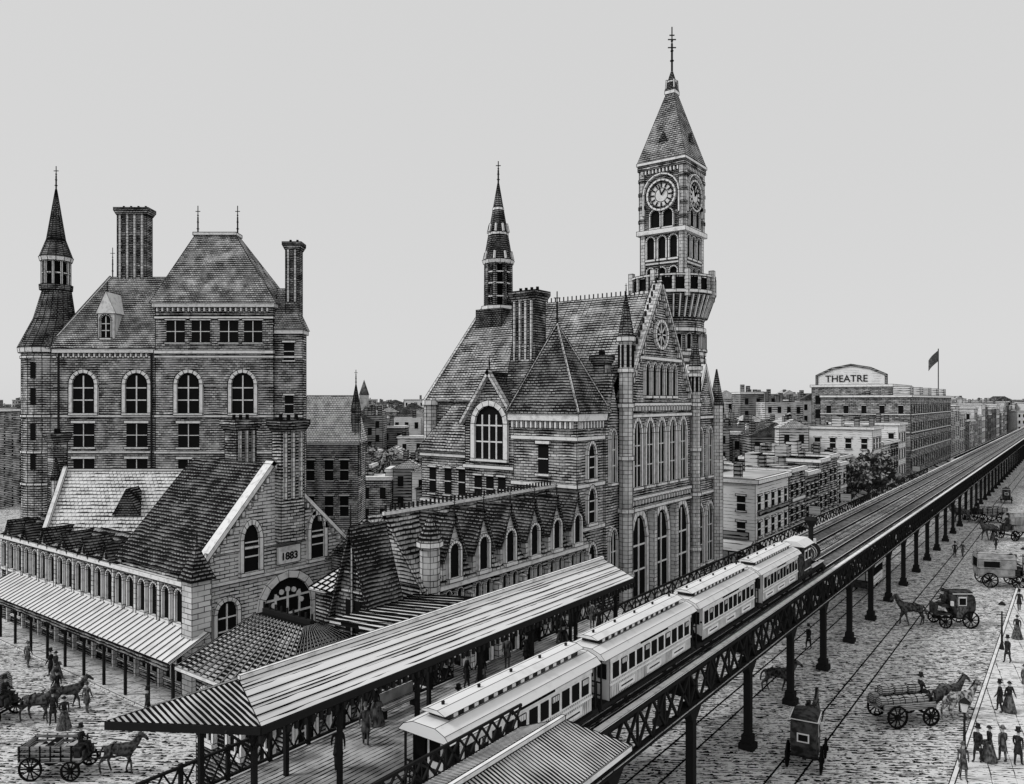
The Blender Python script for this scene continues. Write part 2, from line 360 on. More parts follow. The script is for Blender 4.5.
o.slab('hall_roof:slatel',[M(-39.9,-12,8.3),M(-27.4,-12,8.3),M(-28.6,-5.5,13.4),M(-41.4,-5.5,13.4)],.2)
o.beam('hall_ridge:trim',M(-28.5,-5.5,13.5),M(-41.5,-5.5,13.5),.2)
o.ext('skylight:slated',M,[(-35.0,9.9),(-32.6,9.9),(-33.8,12.2)],-3.5,-1.2)
o.beam('hall_coping:trim',M(-40.0,.6,8.4),M(-41.6,-5.5,13.7),.35)
for i in range(19):
    x=-78+1.62*i
    awin(o,G,x,4.95,.8,2.2,sur=.17,mull=0,trans=False)
for i in range(10):
    x=-77.2+3.24*i; o.box('pilasters:stone',G,x-.16,x+.16,0,.3,0,7.4)
    rwin(o,G,x+1.6,.9,2.0,2.3,sur=.12,mull=2,tr=1); o.box('shop_boards:white',G,x+.4,x+2.8,.05,.16,3.5,4.1)
for i in range(6):
    x=-77.0+3.6*i; o.ext('gablets:brickc',G,[(x-.7,7.8),(x+.7,7.8),(x,9.0)],-.5,.15)
    for s in (-1,1): o.slab('gablet_roof:slated',[G(x+s*.95,.3,7.7),G(x,.3,9.25),G(x,-2.2,9.25),G(x+s*.95,-1.2,7.9)],.1)
    o.box('gablet_lights:glass',G,x-.18,x+.18,.15,.19,7.95,8.45)
chim(o,W,-79,-77.7,31.8,33,7,17,ribs=2); o.cyl('pinnacle:stone',-76.2,31.4,7,12.6,.4,.4,8); o.cyl('pinnacle:slated',-76.2,31.4,12.6,14.6,.5,.04,8)
o.done()
o=O('street_canopy',.055)
o.slab('roof:tincan',[(-76,28.0,4.85),(-45.4,28.0,4.85),(-45.4,25.2,3.6),(-76,25.2,3.6)],.1)
for i in range(44):
    x=-76+i*.71; o.beam('ribs:ink',(x,28,4.9),(x,25.2,3.65),.04,.05)
o.box('fascia:brickd',W,-76,-45.4,25.1,25.2,3.15,3.6)
for i in range(11):
    x=-75.6+3*i; o.beam('posts:iron',(x,25.6,.1),(x,25.6,3.4),.16)
o.done()
# ---------------------------------------------------------------- courthouse
o=O('courthouse',.075)
A=FY(51.5); E2=FX(-31.5)
o.box('walls:brickc',W,-52,-32,56.2,73.6,0,20)
for a in (55.8,74.2): o.slab('roof:slate',[(-52.4,a,19.9),(-32,a,19.9),(-32,65.1,30),(-52.4,65.1,30)],.3)
o.slab('verge:stone',[(-52.7,55.8,20.0),(-52.4,55.8,20.0),(-52.4,65.1,30.15),(-52.7,65.1,30.15)],.3)
o.ext('west_gable:brickc',FX(-52.0),[(56.2,20),(73.6,20),(65.1,29.7)],0,.4)
for i in range(40): o.beam('cresting:iron',(-52+.5*i,65.1,30),(-52+.5*i,65.1,30.45),.09)
o.ext('avenue_gable:brickc',E2,[(58.6,0),(72.2,0),(72.2,20.5),(65.4,30.9),(58.6,20.5)],-.9,0)
for a in (58.2,72.6): o.slab('coping:stone',[(-32.2,a,20.2),(-32.2,65.4,31.2),(-31.25,65.4,31.2),(-31.25,a,20.2)],.3)
for t in range(1,16):
    for a in (58.6,72.2):
        y=a+(65.4-a)*t/16; z=20.5+10.4*t/16; o.box('gable_corbels:stone',E2,y-.14,y+.14,0,.24,z-1.0,z-.45); o.beam('crockets:iron',(-31.7,y,z+.6),(-31.7,y,z+1.1),.16)
finial(o,-31.6,65.4,31.2,2.2,.14)
for z in (2.0,10.3,11.3,18.6,19.6,23.8): 
    hw=6.8 if z<20.5 else 6.8*(30.9-z)/10.4
    o.box('string:trim',E2,65.4-hw,65.4+hw,0,.25,z-.15,z+.15)
corbels(o,E2,58.8,72.1,0,11.2,.6,.25,.5,.24); corbels(o,E2,58.8,72.1,0,19.5,.6,.25,.5,.24)
for y in (60.6,63,65.4,67.8,70.2): awin(o,E2,y,12.3,1.35,5.8,pointed=True,sur=.32,mull=1)
for y in (60.9,65.4,69.9): awin(o,E2,y,2.6,2.6,7.2,pointed=True,sur=.5,mull=1,b=.15)
for y in (63.1,67.7): o.box('buttress:stone',E2,y-.3,y+.3,0,.7,0,10)
for y in (62.6,64,65.4,66.8,68.2): awin(o,E2,y,20.4,.85,2.9,pointed=True,sur=.2,mull=0,trans=False)
def disc(o,k,fr,xc,zc,r,n0,n1,seg=20): o.ext(k,fr,[(xc+r*math.cos(2*math.pi*i/seg),zc+r*math.sin(2*math.pi*i/seg)) for i in range(seg)],n0,n1)
def ring(o,k,fr,xc,zc,r,t,n0,n1,seg=20):
    c=lambda rr:[(xc+rr*math.cos(2*math.pi*i/seg),zc+rr*math.sin(2*math.pi*i/seg)) for i in range(seg+1)]
    o.strip(k,fr,c(r),c(r+t),n0,n1)
disc(o,'rose_window:glass',E2,65.4,26.1,1.1,0,.08); ring(o,'rose_surround:trim',E2,65.4,26.1,1.1,.35,0,.25)
for i in range(8):
    a=math.pi*i/4; q=lambda r:E2(65.4+r*math.cos(a),.12,26.1+r*math.sin(a)); o.beam('rose_tracery:frame',q(.2),q(1.1),.1)
for y,r,zt in ((58.2,.62,25),(72.8,.55,23)):
    o.cyl('pinnacle:stone',-31.2,y,0,zt,r,r,8); o.cyl('pinnacle_cap:trim',-31.2,y,zt,zt+.4,r+.2,r+.25,8); o.cyl('pinnacle_cap:slatem',-31.2,y,zt+.4,zt+4,r+.1,.05,8)
    for z in (5,10.5,15,19.5,22.5): o.cyl('pinnacle_bands:trim',-31.2,y,z-.15,z+.2,r+.14,r+.14,8)
    for i in range(8):
        a=2*math.pi*(i)/8; o.beam('pinnacle_slits:ink',(-31.2+r*.95*math.cos(a),y+r*.95*math.sin(a),zt-2.2),(-31.2+r*.95*math.cos(a),y+r*.95*math.sin(a),zt-.3),.2)
    finial(o,-31.2,y,zt+4,1,.08)
o.box('link_wall:brickc',W,-33,-31.8,55.7,58.2,0,18); o.ext('link_gable:brickc',FX(-31.8),[(55.6,18),(58,18),(56.8,22)],-3,0.05)
o.slab('link_roof:slate',[(-35,55.5,17.8),(-31.6,55.5,17.8),(-31.6,56.8,22.3),(-35,56.8,22.3)],.15)
awin(o,FX(-31.8),56.8,13,.9,4.4,pointed=True,sur=.2); awin(o,FX(-31.8),56.8,4,1.1,5,pointed=True,sur=.2)
# pavilion
o.box('pavilion:brickc',W,-38.2,-32,51.5,55.7,0,18.5)
PE=FX(-32.0)
for z in (9.6,13.1,16.9): o.box('pavilion_string:trim',W,-38.4,-31.8,51.3,55.8,z-.16,z+.16)
o.box('pavilion_cornice:trim',W,-38.6,-31.6,51.1,56,18.3,18.9)
corbels(o,A,-38.4,-31.8,0,18.3,.48,.22,.6,.35); corbels(o,PE,51.5,55.7,0,18.3,.48,.22,.6,.35)
o.pyr('pavilion_roof:slatem',W,(-38.7,-31.5,51.0,56.3,18.9),(-35.5,54.0,26.4)); finial(o,-35.5,54.0,26.4,2.8,.14)
for cx,cy in ((-38.7,51.0),(-31.5,51.0),(-31.5,56.3)): o.beam('pavilion_hips:stone',(cx,cy,18.95),(-35.5,54,26.5),.14)
rwin(o,A,-35.2,14.0,1.0,2.4,sur=.22,mull=0); awin(o,A,-36.2,10.2,.8,2.3,sur=.2,mull=0); awin(o,A,-34.2,10.2,.8,2.3,sur=.2,mull=0)
for z,h in ((13.6,2.8),(10,2.8),(4.2,4)): awin(o,PE,53.6,z,1.1,h,pointed=True,sur=.25,mull=0)
# gable bay
o.ext('bay:brickc',FY(51.8),[(-43.8,0),(-38.2,0),(-38.2,18.4),(-41,22),(-43.8,18.4)],-4.4,0)
B=FY(51.8)
for a in (-44.3,-37.7): 
    o.slab('bay_roof:slatem',[(a,51.9,17.9),(-41,51.9,22.4),(-41,59,22.4),(a,59,17.9)],.25); o.slab('bay_coping:stone',[(a,51.4,18.0),(-41,51.4,22.6),(-41,51.89,22.6),(a,51.89,18.0)],.3)
awin(o,B,-41,14.9,3.1,4.6,sur=.5,mull=3,b=.12); 
for x in (-42.3,-41,-39.7): rwin(o,B,x,11.2,.8,2.2,sur=.14,mull=0)
for z in (10.6,14.2): o.box('bay_string:trim',B,-43.9,-38.3,0,.25,z-.15,z+.15)
finial(o,-41,51.7,22.6,1.3,.1)
# west wing
o.box('west_wing:brickc',W,-50.2,-43.8,53,56.2,0,15.3)
V=FY(53.0)
o.slab('west_roof:slate',[(-50.6,52.6,15.2),(-43.8,52.6,15.2),(-43.8,57.6,21.4),(-48.4,57.6,21.4)],.25)
for z in (10.6,14.9): o.box('wing_string:trim',V,-50.3,-43.9,0,.25,z-.15,z+.15)
for x in (-48.8,-46.9,-45.2): rwin(o,V,x,11.3,.8,2.4,sur=.15,mull=0); rwin(o,V,x,7,.8,2.4,sur=.15,mull=0)
o.cyl('west_turret:stone',-51.8,56,0,19.5,.7,.7,8); o.cyl('west_turret:trim',-51.8,56,19.5,20,.9,.9,8)
chim(o,FY(53.6),-39.9,-37.5,-1.6,0,18,29.6,ribs=4); o.frus('chimney_base:brickd',W,(-40.6,-36.8,52.9,56,18.5),(-39.9,-37.5,53.6,55.2,25))
chim(o,FX(-32.6),56.9,57.9,-1,0,18,24,ribs=2)
# fleche
fx,fy=-50.0,64.6
o.box('fleche_base:slated',W,fx-1.7,fx+1.7,fy-1.7,fy+1.7,27.5,29.6)
o.cyl('fleche_floor:trim',fx,fy,29.6,30.0,1.8,1.8,8)
for i in range(8):
    a=2*math.pi*(i+.5)/8; o.beam('fleche_posts:brickd',(fx+1.35*math.cos(a),fy+1.35*math.sin(a),28.5),(fx+1.3*math.cos(a),fy+1.3*math.sin(a),34.6),.34)
    b=2*math.pi*(i+1.5)/8
    for z in (31.0,32.4,33.6): o.beam('fleche_rails:trim',(fx+1.35*math.cos(a),fy+1.35*math.sin(a),z),(fx+1.35*math.cos(b),fy+1.35*math.sin(b),z),.18)
    for q,z in ((a,34.9),(a,37.9)):
        rr=1.6 if z<36 else 1.1; o.beam('fleche_crockets:trim',(fx+rr*math.cos(q),fy+rr*math.sin(q),z),(fx+(rr-.2)*math.cos(q),fy+(rr-.2)*math.sin(q),z+.9),.2)
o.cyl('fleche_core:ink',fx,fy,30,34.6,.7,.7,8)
o.cyl('fleche_cornice:trim',fx,fy,34.5,34.9,1.6,1.75,8); o.cyl('fleche_spire:slatem',fx,fy,34.9,43.2,1.55,.08,8); o.cyl('fleche_band:trim',fx,fy,37.6,37.9,1.1,1.05,8); o.cyl('fleche_band:trim',fx,fy,40.3,40.6,.62,.57,8); finial(o,fx,fy,43.2,2.4,.15)
# annex by the tower
o.box('tower_annex:brickc',W,-36,-31.7,73.4,79,0,18.5); AE=FX(-31.7)
o.ext('annex_gable:brickc',AE,[(73.6,18.5),(78.8,18.5),(76.2,23.2)],-2,.1); o.strip('annex_coping:trim',AE,[(73.6,18.5),(76.2,23.2),(78.8,18.5)],[(73.2,18.5),(76.2,23.8),(79.2,18.5)],-2,.3)
for z in (10.3,18.2): o.box('annex_string:trim',AE,73.4,79.1,0,.25,z-.15,z+.15)
for y in (74.9,77.5): awin(o,AE,y,12,1.2,5,pointed=True,sur=.25); awin(o,AE,y,3,1.5,6,pointed=True,sur=.3)
o.cyl('pinnacle:stone',-31.4,79,0,19.5,.7,.7,8); o.cyl('pinnacle_cap:slatem',-31.4,79,19.5,23.3,.8,.05,8); finial(o,-31.6,76.2,23.8,1.4,.1)
# clock tower
tx,ty=-36.5,78.8
o.cyl('tower_shaft:brickc',tx,ty,0,29.2,3.55,3.45,20)
for z in (8,14.5,19.2,24.3,25,27.6): o.cyl('tower_bands:trim',tx,ty,z-.2,z+.2,3.68,3.68,20)
for i in range(20):
    a=2*math.pi*i/20; d=(math.cos(a),math.sin(a)); f=Fr((tx+3.42*d[0],ty+3.42*d[1]),(-d[1],d[0]),d)
    if i%2==0:
        for z,h in ((20.3,3.2),(15.2,3.2)): awin(o,f,0,z,.75,h,sur=.18,mull=0,trans=False,n=.08)
    awin(o,f,0,25.5,.5,1.6,sur=.12,mull=0,trans=False,n=.08)
for z0,z1,r0,r1 in ((28.6,29.4,3.5,3.9),(29.4,30.4,3.8,4.2),(30.4,31.4,4.1,4.55)): o.cyl('tower_corbel:brickd',tx,ty,z0,z1,r0,r1,24)
o.cyl('balcony_floor:trim',tx,ty,31.4,31.75,4.8,4.8,24)
for i in range(40):
    a=2*math.pi*i/40; c,s=math.cos(a),math.sin(a)
    if i%2: o.beam('balusters:stone',(tx+4.6*c,ty+4.6*s,31.7),(tx+4.6*c,ty+4.6*s,33.2),.28)
    o.beam('corbels:trim',(tx+3.75*c,ty+3.75*s,28.9),(tx+4.6*c,ty+4.6*s,31.3),.2)
    if i%5==0: o.beam('balcony_piers:stone',(tx+4.65*c,ty+4.65*s,31),(tx+4.65*c,ty+4.65*s,33.9),.5)
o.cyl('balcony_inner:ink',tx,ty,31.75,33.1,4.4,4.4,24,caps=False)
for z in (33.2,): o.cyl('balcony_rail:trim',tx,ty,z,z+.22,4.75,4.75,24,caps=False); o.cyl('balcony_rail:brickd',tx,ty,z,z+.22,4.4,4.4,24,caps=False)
hs=2.55
T=Fr((tx,ty),(1,0),(0,1))
o.box('belfry_lower:brickc',T,-hs+.15,hs-.15,-hs+.15,hs-.15,31.8,38.2); 
o.box('belfry_string:trim',T,-hs-.05,hs+.05,-hs-.05,hs+.05,34.8,35.05); o.box('belfry_string:trim',T,-hs-.35,hs+.35,-hs-.35,hs+.35,38.1,38.6)
o.box('clock_stage:brickd',T,-hs,hs,-hs,hs,38.6,45.2); 
o.box('eaves:brickd',T,-hs-.25,hs+.25,-hs-.25,hs+.25,45.2,45.8); o.box('eaves:trim',T,-hs-.35,hs+.35,-hs-.35,hs+.35,45.8,46.1)
o.frus('tower_roof:slate',T,(-hs-.3,hs+.3,-hs-.3,hs+.3,46.1),(-.5,.5,-.5,.5,54))
o.box('roof_lantern:trim',T,-.6,.6,-.6,.6,54,54.4); o.pyr('roof_lantern:slated',T,(-.6,.6,-.6,.6,54.4),(0,0,57)); o.cyl('roof_lantern:trim',tx,ty,55.3,55.5,.6,.6,8)
for i in range(4):
    a=math.pi/4+i*math.pi/2; o.beam('roof_lantern:trim',(tx+.7*math.cos(a),ty+.7*math.sin(a),54.2),(tx+.6*math.cos(a),ty+.6*math.sin(a),55.6),.14)
finial(o,tx,ty,57,4.6,.2)
for q in (59.3,60.2): o.beam('vane:iron',(tx-.45*Rx,ty-.45*Ry,q),(tx+.45*Rx,ty+.45*Ry,q),.1)
for fr in (Fr((tx,ty-hs),(1,0),(0,-1)),Fr((tx+hs,ty),(0,1),(1,0)),Fr((tx-hs,ty),(0,1),(-1,0)),Fr((tx,ty+hs),(1,0),(0,1))):
    disc(o,'clock_face:frame',fr,0,42.3,1.3,0,.14); ring(o,'clock_rim:brickd',fr,0,42.3,1.3,.22,0,.2); ring(o,'clock_rim:trim',fr,0,42.3,1.52,.25,0,.3)
    for i in range(12):
        a=math.pi*i/6; o.beam('clock_marks:ink',fr(.85*math.cos(a),.16,42.3+.85*math.sin(a)),fr(1.25*math.cos(a),.16,42.3+1.25*math.sin(a)),.14)
    ring(o,'clock_inner:ink',fr,0,42.3,.72,.07,.13,.16)
    o.beam('clock_hands:ink',fr(0,.2,42.3),fr(.45,.2,42.9),.13); o.beam('clock_hands:ink',fr(0,.2,42.3),fr(-.3,.2,43.4),.1)
    for x in (-hs+.25,hs-.25): 
        o.box('corner_piers:stone',fr,x-.25,x+.25,0,.2,38.6,45.2)
        for z in (39.5,41,42.5,44): o.box('corner_bands:brickd',fr,x-.3,x+.3,.0,.26,z,z+.35)
    o.strip('clock_arch:trim',fr,archpts(0,40.2,4.0,4.3),archpts(0,40.2,4.0,4.3,grow=.2),0,.35)
    corbels(o,fr,-2.5,2.5,0,45.2,.42,.2,.45,.25)
    for x in (-.75,.75): awin(o,fr,x,38.8,1.1,1.9,sur=.16,mull=0,trans=False)
    for x in (-1.35,0,1.35): awin(o,fr,x,35.4,.85,2.4,sur=.2,mull=0,trans=False,n=-.14)
    for x in (-1.35,0,1.35): awin(o,fr,x,32.2,.8,2.2,sur=.18,mull=0,trans=False,n=-.14)
    for x in (-2.25,2.25): o.box('belfry_piers:stone',fr,x-.25,x+.25,-.16,.1,33,38.1)
    o.box('lucarne:trim',fr,-.4,.4,-1.6,-.3,47.2,48.2); o.ext('lucarne:slated',fr,[(-.55,48.2),(.55,48.2),(0,49.3)],-1.8,-.25); o.box('lucarne:glass',fr,-.22,.22,-.3,-.25,47.3,48.1)
o.done()
# ---------------------------------------------------------------- low range with dormers
o=O('courthouse_annex',.055)
o.box('walls:brickc',W,-37,-31,33,51.2,0,8.9); RE=FX(-31.0)
o.slab('roof:slate',[(-30.7,32.6,8.8),(-30.7,51.3,8.8),(-34,51.3,13),(-34,32.6,13)],.2); o.slab('roof:slate',[(-37.3,32.6,8.8),(-37.3,51.3,8.8),(-34,51.3,13),(-34,32.6,13)],.2)
o.ext('end_gable:brickc',FY(33.0),[(-37,8.9),(-31,8.9),(-34,12.8)],-.3,.05)
o.box('ridge:trim',W,-34.12,-33.88,32.5,51.3,12.95,13.2)
for i in range(46): o.beam('cresting:iron',(-34,32.7+.4*i,13.1),(-34,32.7+.4*i,13.55),.1)
o.box('eaves_string:trim',RE,32.8,51.2,0,.3,8.5,8.85); o.box('eaves_string:trim',RE,32.8,51.2,0,.2,6.9,7.1)
for i in range(6):
    y=35.4+2.85*i
    o.ext('dormer:stone',RE,[(y-.95,8.8),(y+.95,8.8),(y+.95,10.6),(y,12.7),(y-.95,10.6)],-2.2,.08)
    for a in (y-1.2,y+1.2): o.slab('dormer_roof:slated',[(-33.6,a,10.2),(-30.7,a,10.2),(-30.7,y,13),(-33.6,y,13)],.15)
    awin(o,RE,y,9.1,.9,2.1,n=.08,sur=.2,mull=0,trans=False)
    finial(o,-30.8,y,13,.9,.07)
    awin(o,RE,y,3,1.5,3.6,sur=.3,mull=1); o.box('buttress:stone',RE,y+1.2,y+1.6,0,.5,0,8)
    awin(o,RE,y-.55,7.25,.5,1.1,sur=.1,mull=0,trans=False); awin(o,RE,y+.55,7.25,.5,1.1,sur=.1,mull=0,trans=False)
o.cyl('corner_turret:stone',-31,33.4,0,11.3,.6,.6,8); o.cyl('corner_turret:trim',-31,33.4,11.3,11.6,.8,.8,8); o.cyl('corner_turret:slate',-31,33.4,11.6,13.2,.75,.05,8)
o.box('back_walls:brickd',W,-46.5,-37.2,39,50,0,7.8)
o.slab('back_roof:slate',[(-46.8,38.5,7.7),(-46.8,50,7.7),(-42,50,11.5),(-42,38.5,11.5)],.2); o.slab('back_roof:slate',[(-37.1,38.5,7.7),(-37.1,50,7.7),(-42,50,11.5),(-42,38.5,11.5)],.2)
o.ext('back_gable:brickd',FY(39.0),[(-46.5,7.8),(-37.2,7.8),(-42,11.3)],-.3,.05)
for y in (41,44,47): o.box('roof_vent:brickd',W,-40.2,-39.4,y,y+.8,9,11.2); o.slab('vent_roof:slated',[(-40.5,y-.2,11.1),(-39.2,y-.2,11.1),(-39.2,y+1,11.4),(-40.5,y+1,11.4)],.1)
o.done()
# ---------------------------------------------------------------- station house + passage
o=O('station_house',.05)
o.box('walls:brickd',W,-36.6,-29.4,21.8,28,0,6.3)
o.frus('roof:hiproof',W,(-37.3,-28.7,21.1,28.7,6.3),(-35.2,-31.2,24.4,25.4,8.6)); o.beam('roof_crest:iron',(-35.2,24.9,8.7),(-31.2,24.9,8.7),.25)
for i in range(9): o.beam('roof_crest:iron',(-35.2+.5*i,24.9,8.6),(-35.2+.5*i,24.9,9.15),.08)
o.box('eaves:trim',W,-37.35,-28.65,21.05,28.75,6.1,6.3)
for i in range(16):
    t=i/15; o.beam('roof_ribs:trim',(-37.3+8.6*t,21.1,6.34),(-35.2+4*t,24.4,8.64),.05); o.beam('roof_ribs:trim',(-28.7,21.1+7.6*t,6.34),(-31.2,24.4+1*t,8.64),.05)
for x in (-35.4,-33,-30.6): awin(o,FY(21.8),x,2.8,1.0,2.6,sur=.2)
for y in (23.0,25.0,27.0): awin(o,FX(-29.4),y,2.8,1.0,2.6,sur=.2)
o.ext('gablet:brickd',FY(28.6),[(-33.8,6.5),(-30.8,6.5),(-30.8,8.5),(-32.3,12.6),(-33.8,8.5)],-2.0,0)
for a in (-34.1,-30.5): o.slab('gablet_roof:slated',[(a,28.3,7.8),(-32.3,28.3,13.0),(-32.3,31,13.0),(a,31,7.8)],.15)
o.box('gablet_tie:stone',FY(28.6),-33.2,-31.4,0,.1,9.3,9.45); o.beam('gablet_post:stone',(-32.3,28.5,7),(-32.3,28.5,12.4),.09); finial(o,-32.3,28.4,13.0,1.2,.07)
o.box('gablet_vent:glass',FY(28.6),-32.9,-31.7,0.0,.03,7.2,8.9)
o.box('skylight_base:brickd',W,-35.9,-33.9,28.9,31.2,6,9.0); o.slab('skylight:tinstripe',[(-36.2,28.6,9.0),(-33.7,28.6,9.0),(-33.7,31.4,9.9),(-36.2,31.4,9.9)],.12)
for i in range(6): o.beam('skylight_bars:ink',(-36.2+.5*i,28.6,9.05),(-36.2+.5*i,31.4,9.95),.06)
o.done()
o=O('covered_stairway',.045)
o.slab('roof:tinstripe',[(-31.2,26.0,8.6),(-31.2,32.2,8.6),(-22.6,32.2,9.6),(-22.6,24.4,9.6)],.15)
for i in range(13):
    t=i/12; o.beam('roof_ribs:ink',(-31.2,26+6.2*t,8.66),(-22.6,24.4+7.8*t,9.66),.08)
o.box('walls:brickd',W,-29.2,-23,26.2,26.35,5.8,8.3)
for i in range(9): rwin(o,FY(26.2),-28.8+.68*i,6.6,.45,1.2,sur=.05,mull=0,tr=0)
o.box('floor:wood',W,-29.3,-22.8,26,31,5.6,5.8)
for x in (-28.6,-26,-23.6):
    for y in (26.2,30.6): o.beam('posts:iron',(x,y,0),(x,y,5.7),.25)
o.done()
# ---------------------------------------------------------------- elevated railway
o=O('elevated_railway_viaduct',.035)
def lattice(o,k,x,y0,y1,z0,z1,step,w,axis='y'):
    n=max(1,int(round((y1-y0)/step))); st=(y1-y0)/n
    P=(lambda y,z:(x,y,z)) if axis=='y' else (lambda y,z:(y,x,z))
    for i in range(n):
        a=y0+i*st; o.beam(k,P(a,z0),P(a+st,z1),w); o.beam(k,P(a,z1),P(a+st,z0),w)
GX,GL=-14.9,-21.3
for x,ya in ((GX,8),(GL,36)):
    o.box('chord_top:iron',W,x-.16,x+.16,ya,460,7.05,7.28); o.box('chord_bottom:iron',W,x-.16,x+.16,ya,460,5.2,5.42)
    lattice(o,'lattice:iron',x,ya,150,5.42,7.05,1.3,.11); lattice(o,'lattice:iron',x,150,460,5.42,7.05,4,.2)
    o.box('chord_top_edge:trim',W,x-.2,x+.2,ya,460,7.28,7.34)
    o.box('chord_flange:stone',W,x+.165,x+.2,ya,460,5.38,5.44)
    n=int((150-ya)/2.6)
    for i in range(n): o.box('verticals:iron',W,x-.05,x+.05,ya+2.6*i-.05,ya+2.6*i+.05,5.4,7.05)
for x in (-15.6,-16.9,-18.4,-19.8,-20.8): o.box('stringers:iron',W,x-.12,x+.12,8,460,6.3,6.95)
y=8
while y<170:
    x0=-17.6 if y<37 else -21.1
    o.box('sleepers:sleeper',W,x0,-15.1,y,y+.24,6.96,7.2); 
    if y>37 and y<150: o.box('walkway:wood',W,-18.15,-17.55,y,y+.42,7.21,7.27)
    y+=.62
o.box('far_deck:sleeper',W,-21.1,-15.1,170,460,6.96,7.18)
for x in (-15.5,-16.7,-18.8,-20.2):
    o.box('rails:iron',W,x-.045,x+.045,8 if x>-17 else 37,460,7.2,7.36); o.box('rail_highlight:carroof',W,x-.04,x+.04,8 if x>-17 else 37,460,7.362,7.37)  # thin white strip on top of each rail is a painted highlight
for x in (-15.1,-17.3,-18.4,-20.8): o.box('guard_timbers:wood',W,x-.09,x+.09,8 if x>-17 else 37,460,7.2,7.34)
yc=27.2
while yc<450:
    for x in (-15.3,-20.7):
        o.box('columns:iron',W,x-.2,x+.2,yc-.2,yc+.2,0,5.2); o.box('column_bases:iron',W,x-.42,x+.42,yc-.42,yc+.42,0,.35); o.box('column_bases:iron',W,x-.3,x+.3,yc-.3,yc+.3,.35,.8)
        o.frus('column_caps:iron',W,(x-.2,x+.2,yc-.2,yc+.2,4.3),(x-.3,x+.3,yc-.9,yc+.9,5.2)) if yc<150 else None
    o.box('cross_girders:iron',W,-21.2,-15,yc-.15,yc+.15,5.4,6.3)
    yc+=8
for i in range(0,110): o.beam('handrail:iron',(GL,37+1.3*i,7.3),(GL,37+1.3*i,8.2),.07)
o.box('handrail:iron',W,GL-.05,GL+.05,36,460,8.15,8.25)
lattice(o,'handrail:iron',GL,37,150,7.3,8.2,1.0,.06)
o.done()
# station platforms
o=O('station_platform',.04)
o.box('deck:wood',W,-22.8,-17.35,9.6,41,7.2,7.38); o.box('deck_beam:iron',W,-22.8,-22.5,9.6,41,6.4,7.2); o.box('deck_beam:iron',W,-17.7,-17.4,9.6,41,6.4,7.2)
cn=[(-21.9,10.3,11),(-18.1,12.7,11),(-18.1,34.6,11),(-21.9,34.6,11)]; r0=(-19.9,13.2,11.75); r1=(-19.9,34.6,11.75)
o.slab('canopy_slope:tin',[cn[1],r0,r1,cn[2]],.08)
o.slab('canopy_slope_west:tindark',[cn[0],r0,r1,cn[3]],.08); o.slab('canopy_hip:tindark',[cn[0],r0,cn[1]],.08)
for i in range(4):
    t=(i+1)/5; a=Vector(cn[1]).lerp(Vector(r0),t); b=Vector(cn[2]).lerp(Vector(r1),t); o.beam('seams:ink',a+Vector((0,0,.02)),b+Vector((0,0,.02)),.03)
o.beam('ridge:trim',Vector(r0)+Vector((0,0,.06)),Vector(r1)+Vector((0,0,.06)),.14)
for a,b in ((cn[0],cn[1]),(cn[1],cn[2]),(cn[0],cn[3])): o.beam('fascia:iron',Vector(a)-Vector((0,0,.12)),Vector(b)-Vector((0,0,.12)),.08,.22)
for i in range(75):
    t=i/74; p=Vector(cn[1]).lerp(Vector(cn[2]),t)-Vector((0,0,.25)); o.beam('valance:iron',p,p-Vector((0,0,.2)),.1)
for y in (12.9,16,19.5,23,26.5,30,33.8):
    for x in (-18.7,-21.4):
        o.beam('posts:iron',(x,y,7.38),(x,y,11),.14)
        for s in (-1,1): o.beam('brackets:iron',(x,y,10.1),(x,y+s*.9,10.95),.07); o.beam('brackets:iron',(x,y,10.1),(x+s*.5,y,10.95),.07)
    o.beam('rafters:iron',(-21.9,y,10.85),(-18.1,y,10.85),.1)
for x,ya,yb in ((-22.7,9.7,26),(-22.7,31.2,41),):
    for z in (7.5,8.45): o.box('railing:iron',W,x-.05,x+.05,ya,yb,z-.04,z+.04)
    lattice(o,'railing:iron',x,ya,yb,7.5,8.45,.55,.05)
    yy=ya
    while yy<yb: o.beam('railing:iron',(x,yy,7.3),(x,yy,8.55),.12); yy+=1.65
for z in (7.5,8.45): o.box('railing:iron',W,-22.7,-17.5,9.65,9.75,z-.04,z+.04)
lattice(o,'railing:iron',9.7,-22.7,-17.5,7.5,8.45,.55,.05,axis='x')
o.box('bench:wood',W,-22.3,-21.9,21,23,7.75,7.85); o.box('bench:wood',W,-22.4,-22.3,21,23,7.85,8.3); o.box('bench_leg:iron',W,-22.3,-21.95,21.1,21.2,7.38,7.75); o.box('bench_leg:iron',W,-22.3,-21.95,22.8,22.9,7.38,7.75)
for y in (11,19,27.2,35.2): o.beam('columns:iron',(-22.5,y,0),(-22.5,y,6.5),.35)
o.done()
o=O('station_platform',.035)
o.box('deck:wood',W,-14.6,-9.6,4,18.4,7.2,7.38)
c=[(-12.5,4,10.9),(-12.5,17.2,10.9),(-9.5,18.0,10.9),(-9.5,4,10.9)]; r0=(-11.1,4,11.45); r1=(-11.1,17.2,11.45)
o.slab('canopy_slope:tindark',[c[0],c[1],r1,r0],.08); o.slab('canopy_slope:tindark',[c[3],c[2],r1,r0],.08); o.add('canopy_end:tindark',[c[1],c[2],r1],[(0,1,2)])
o.beam('ridge:trim',Vector(r0)+Vector((0,0,.05)),Vector(r1)+Vector((0,0,.05)),.12)
for a,b in ((c[0],c[1]),(c[1],c[2]),(c[2],c[3])): o.beam('fascia:trim',Vector(a)-Vector((0,0,.08)),Vector(b)-Vector((0,0,.08)),.06,.16)
for y in (6,9.5,13,16.6):
    for x in (-12.1,-9.9): o.beam('posts:iron',(x,y,7.38),(x,y,10.9),.14)
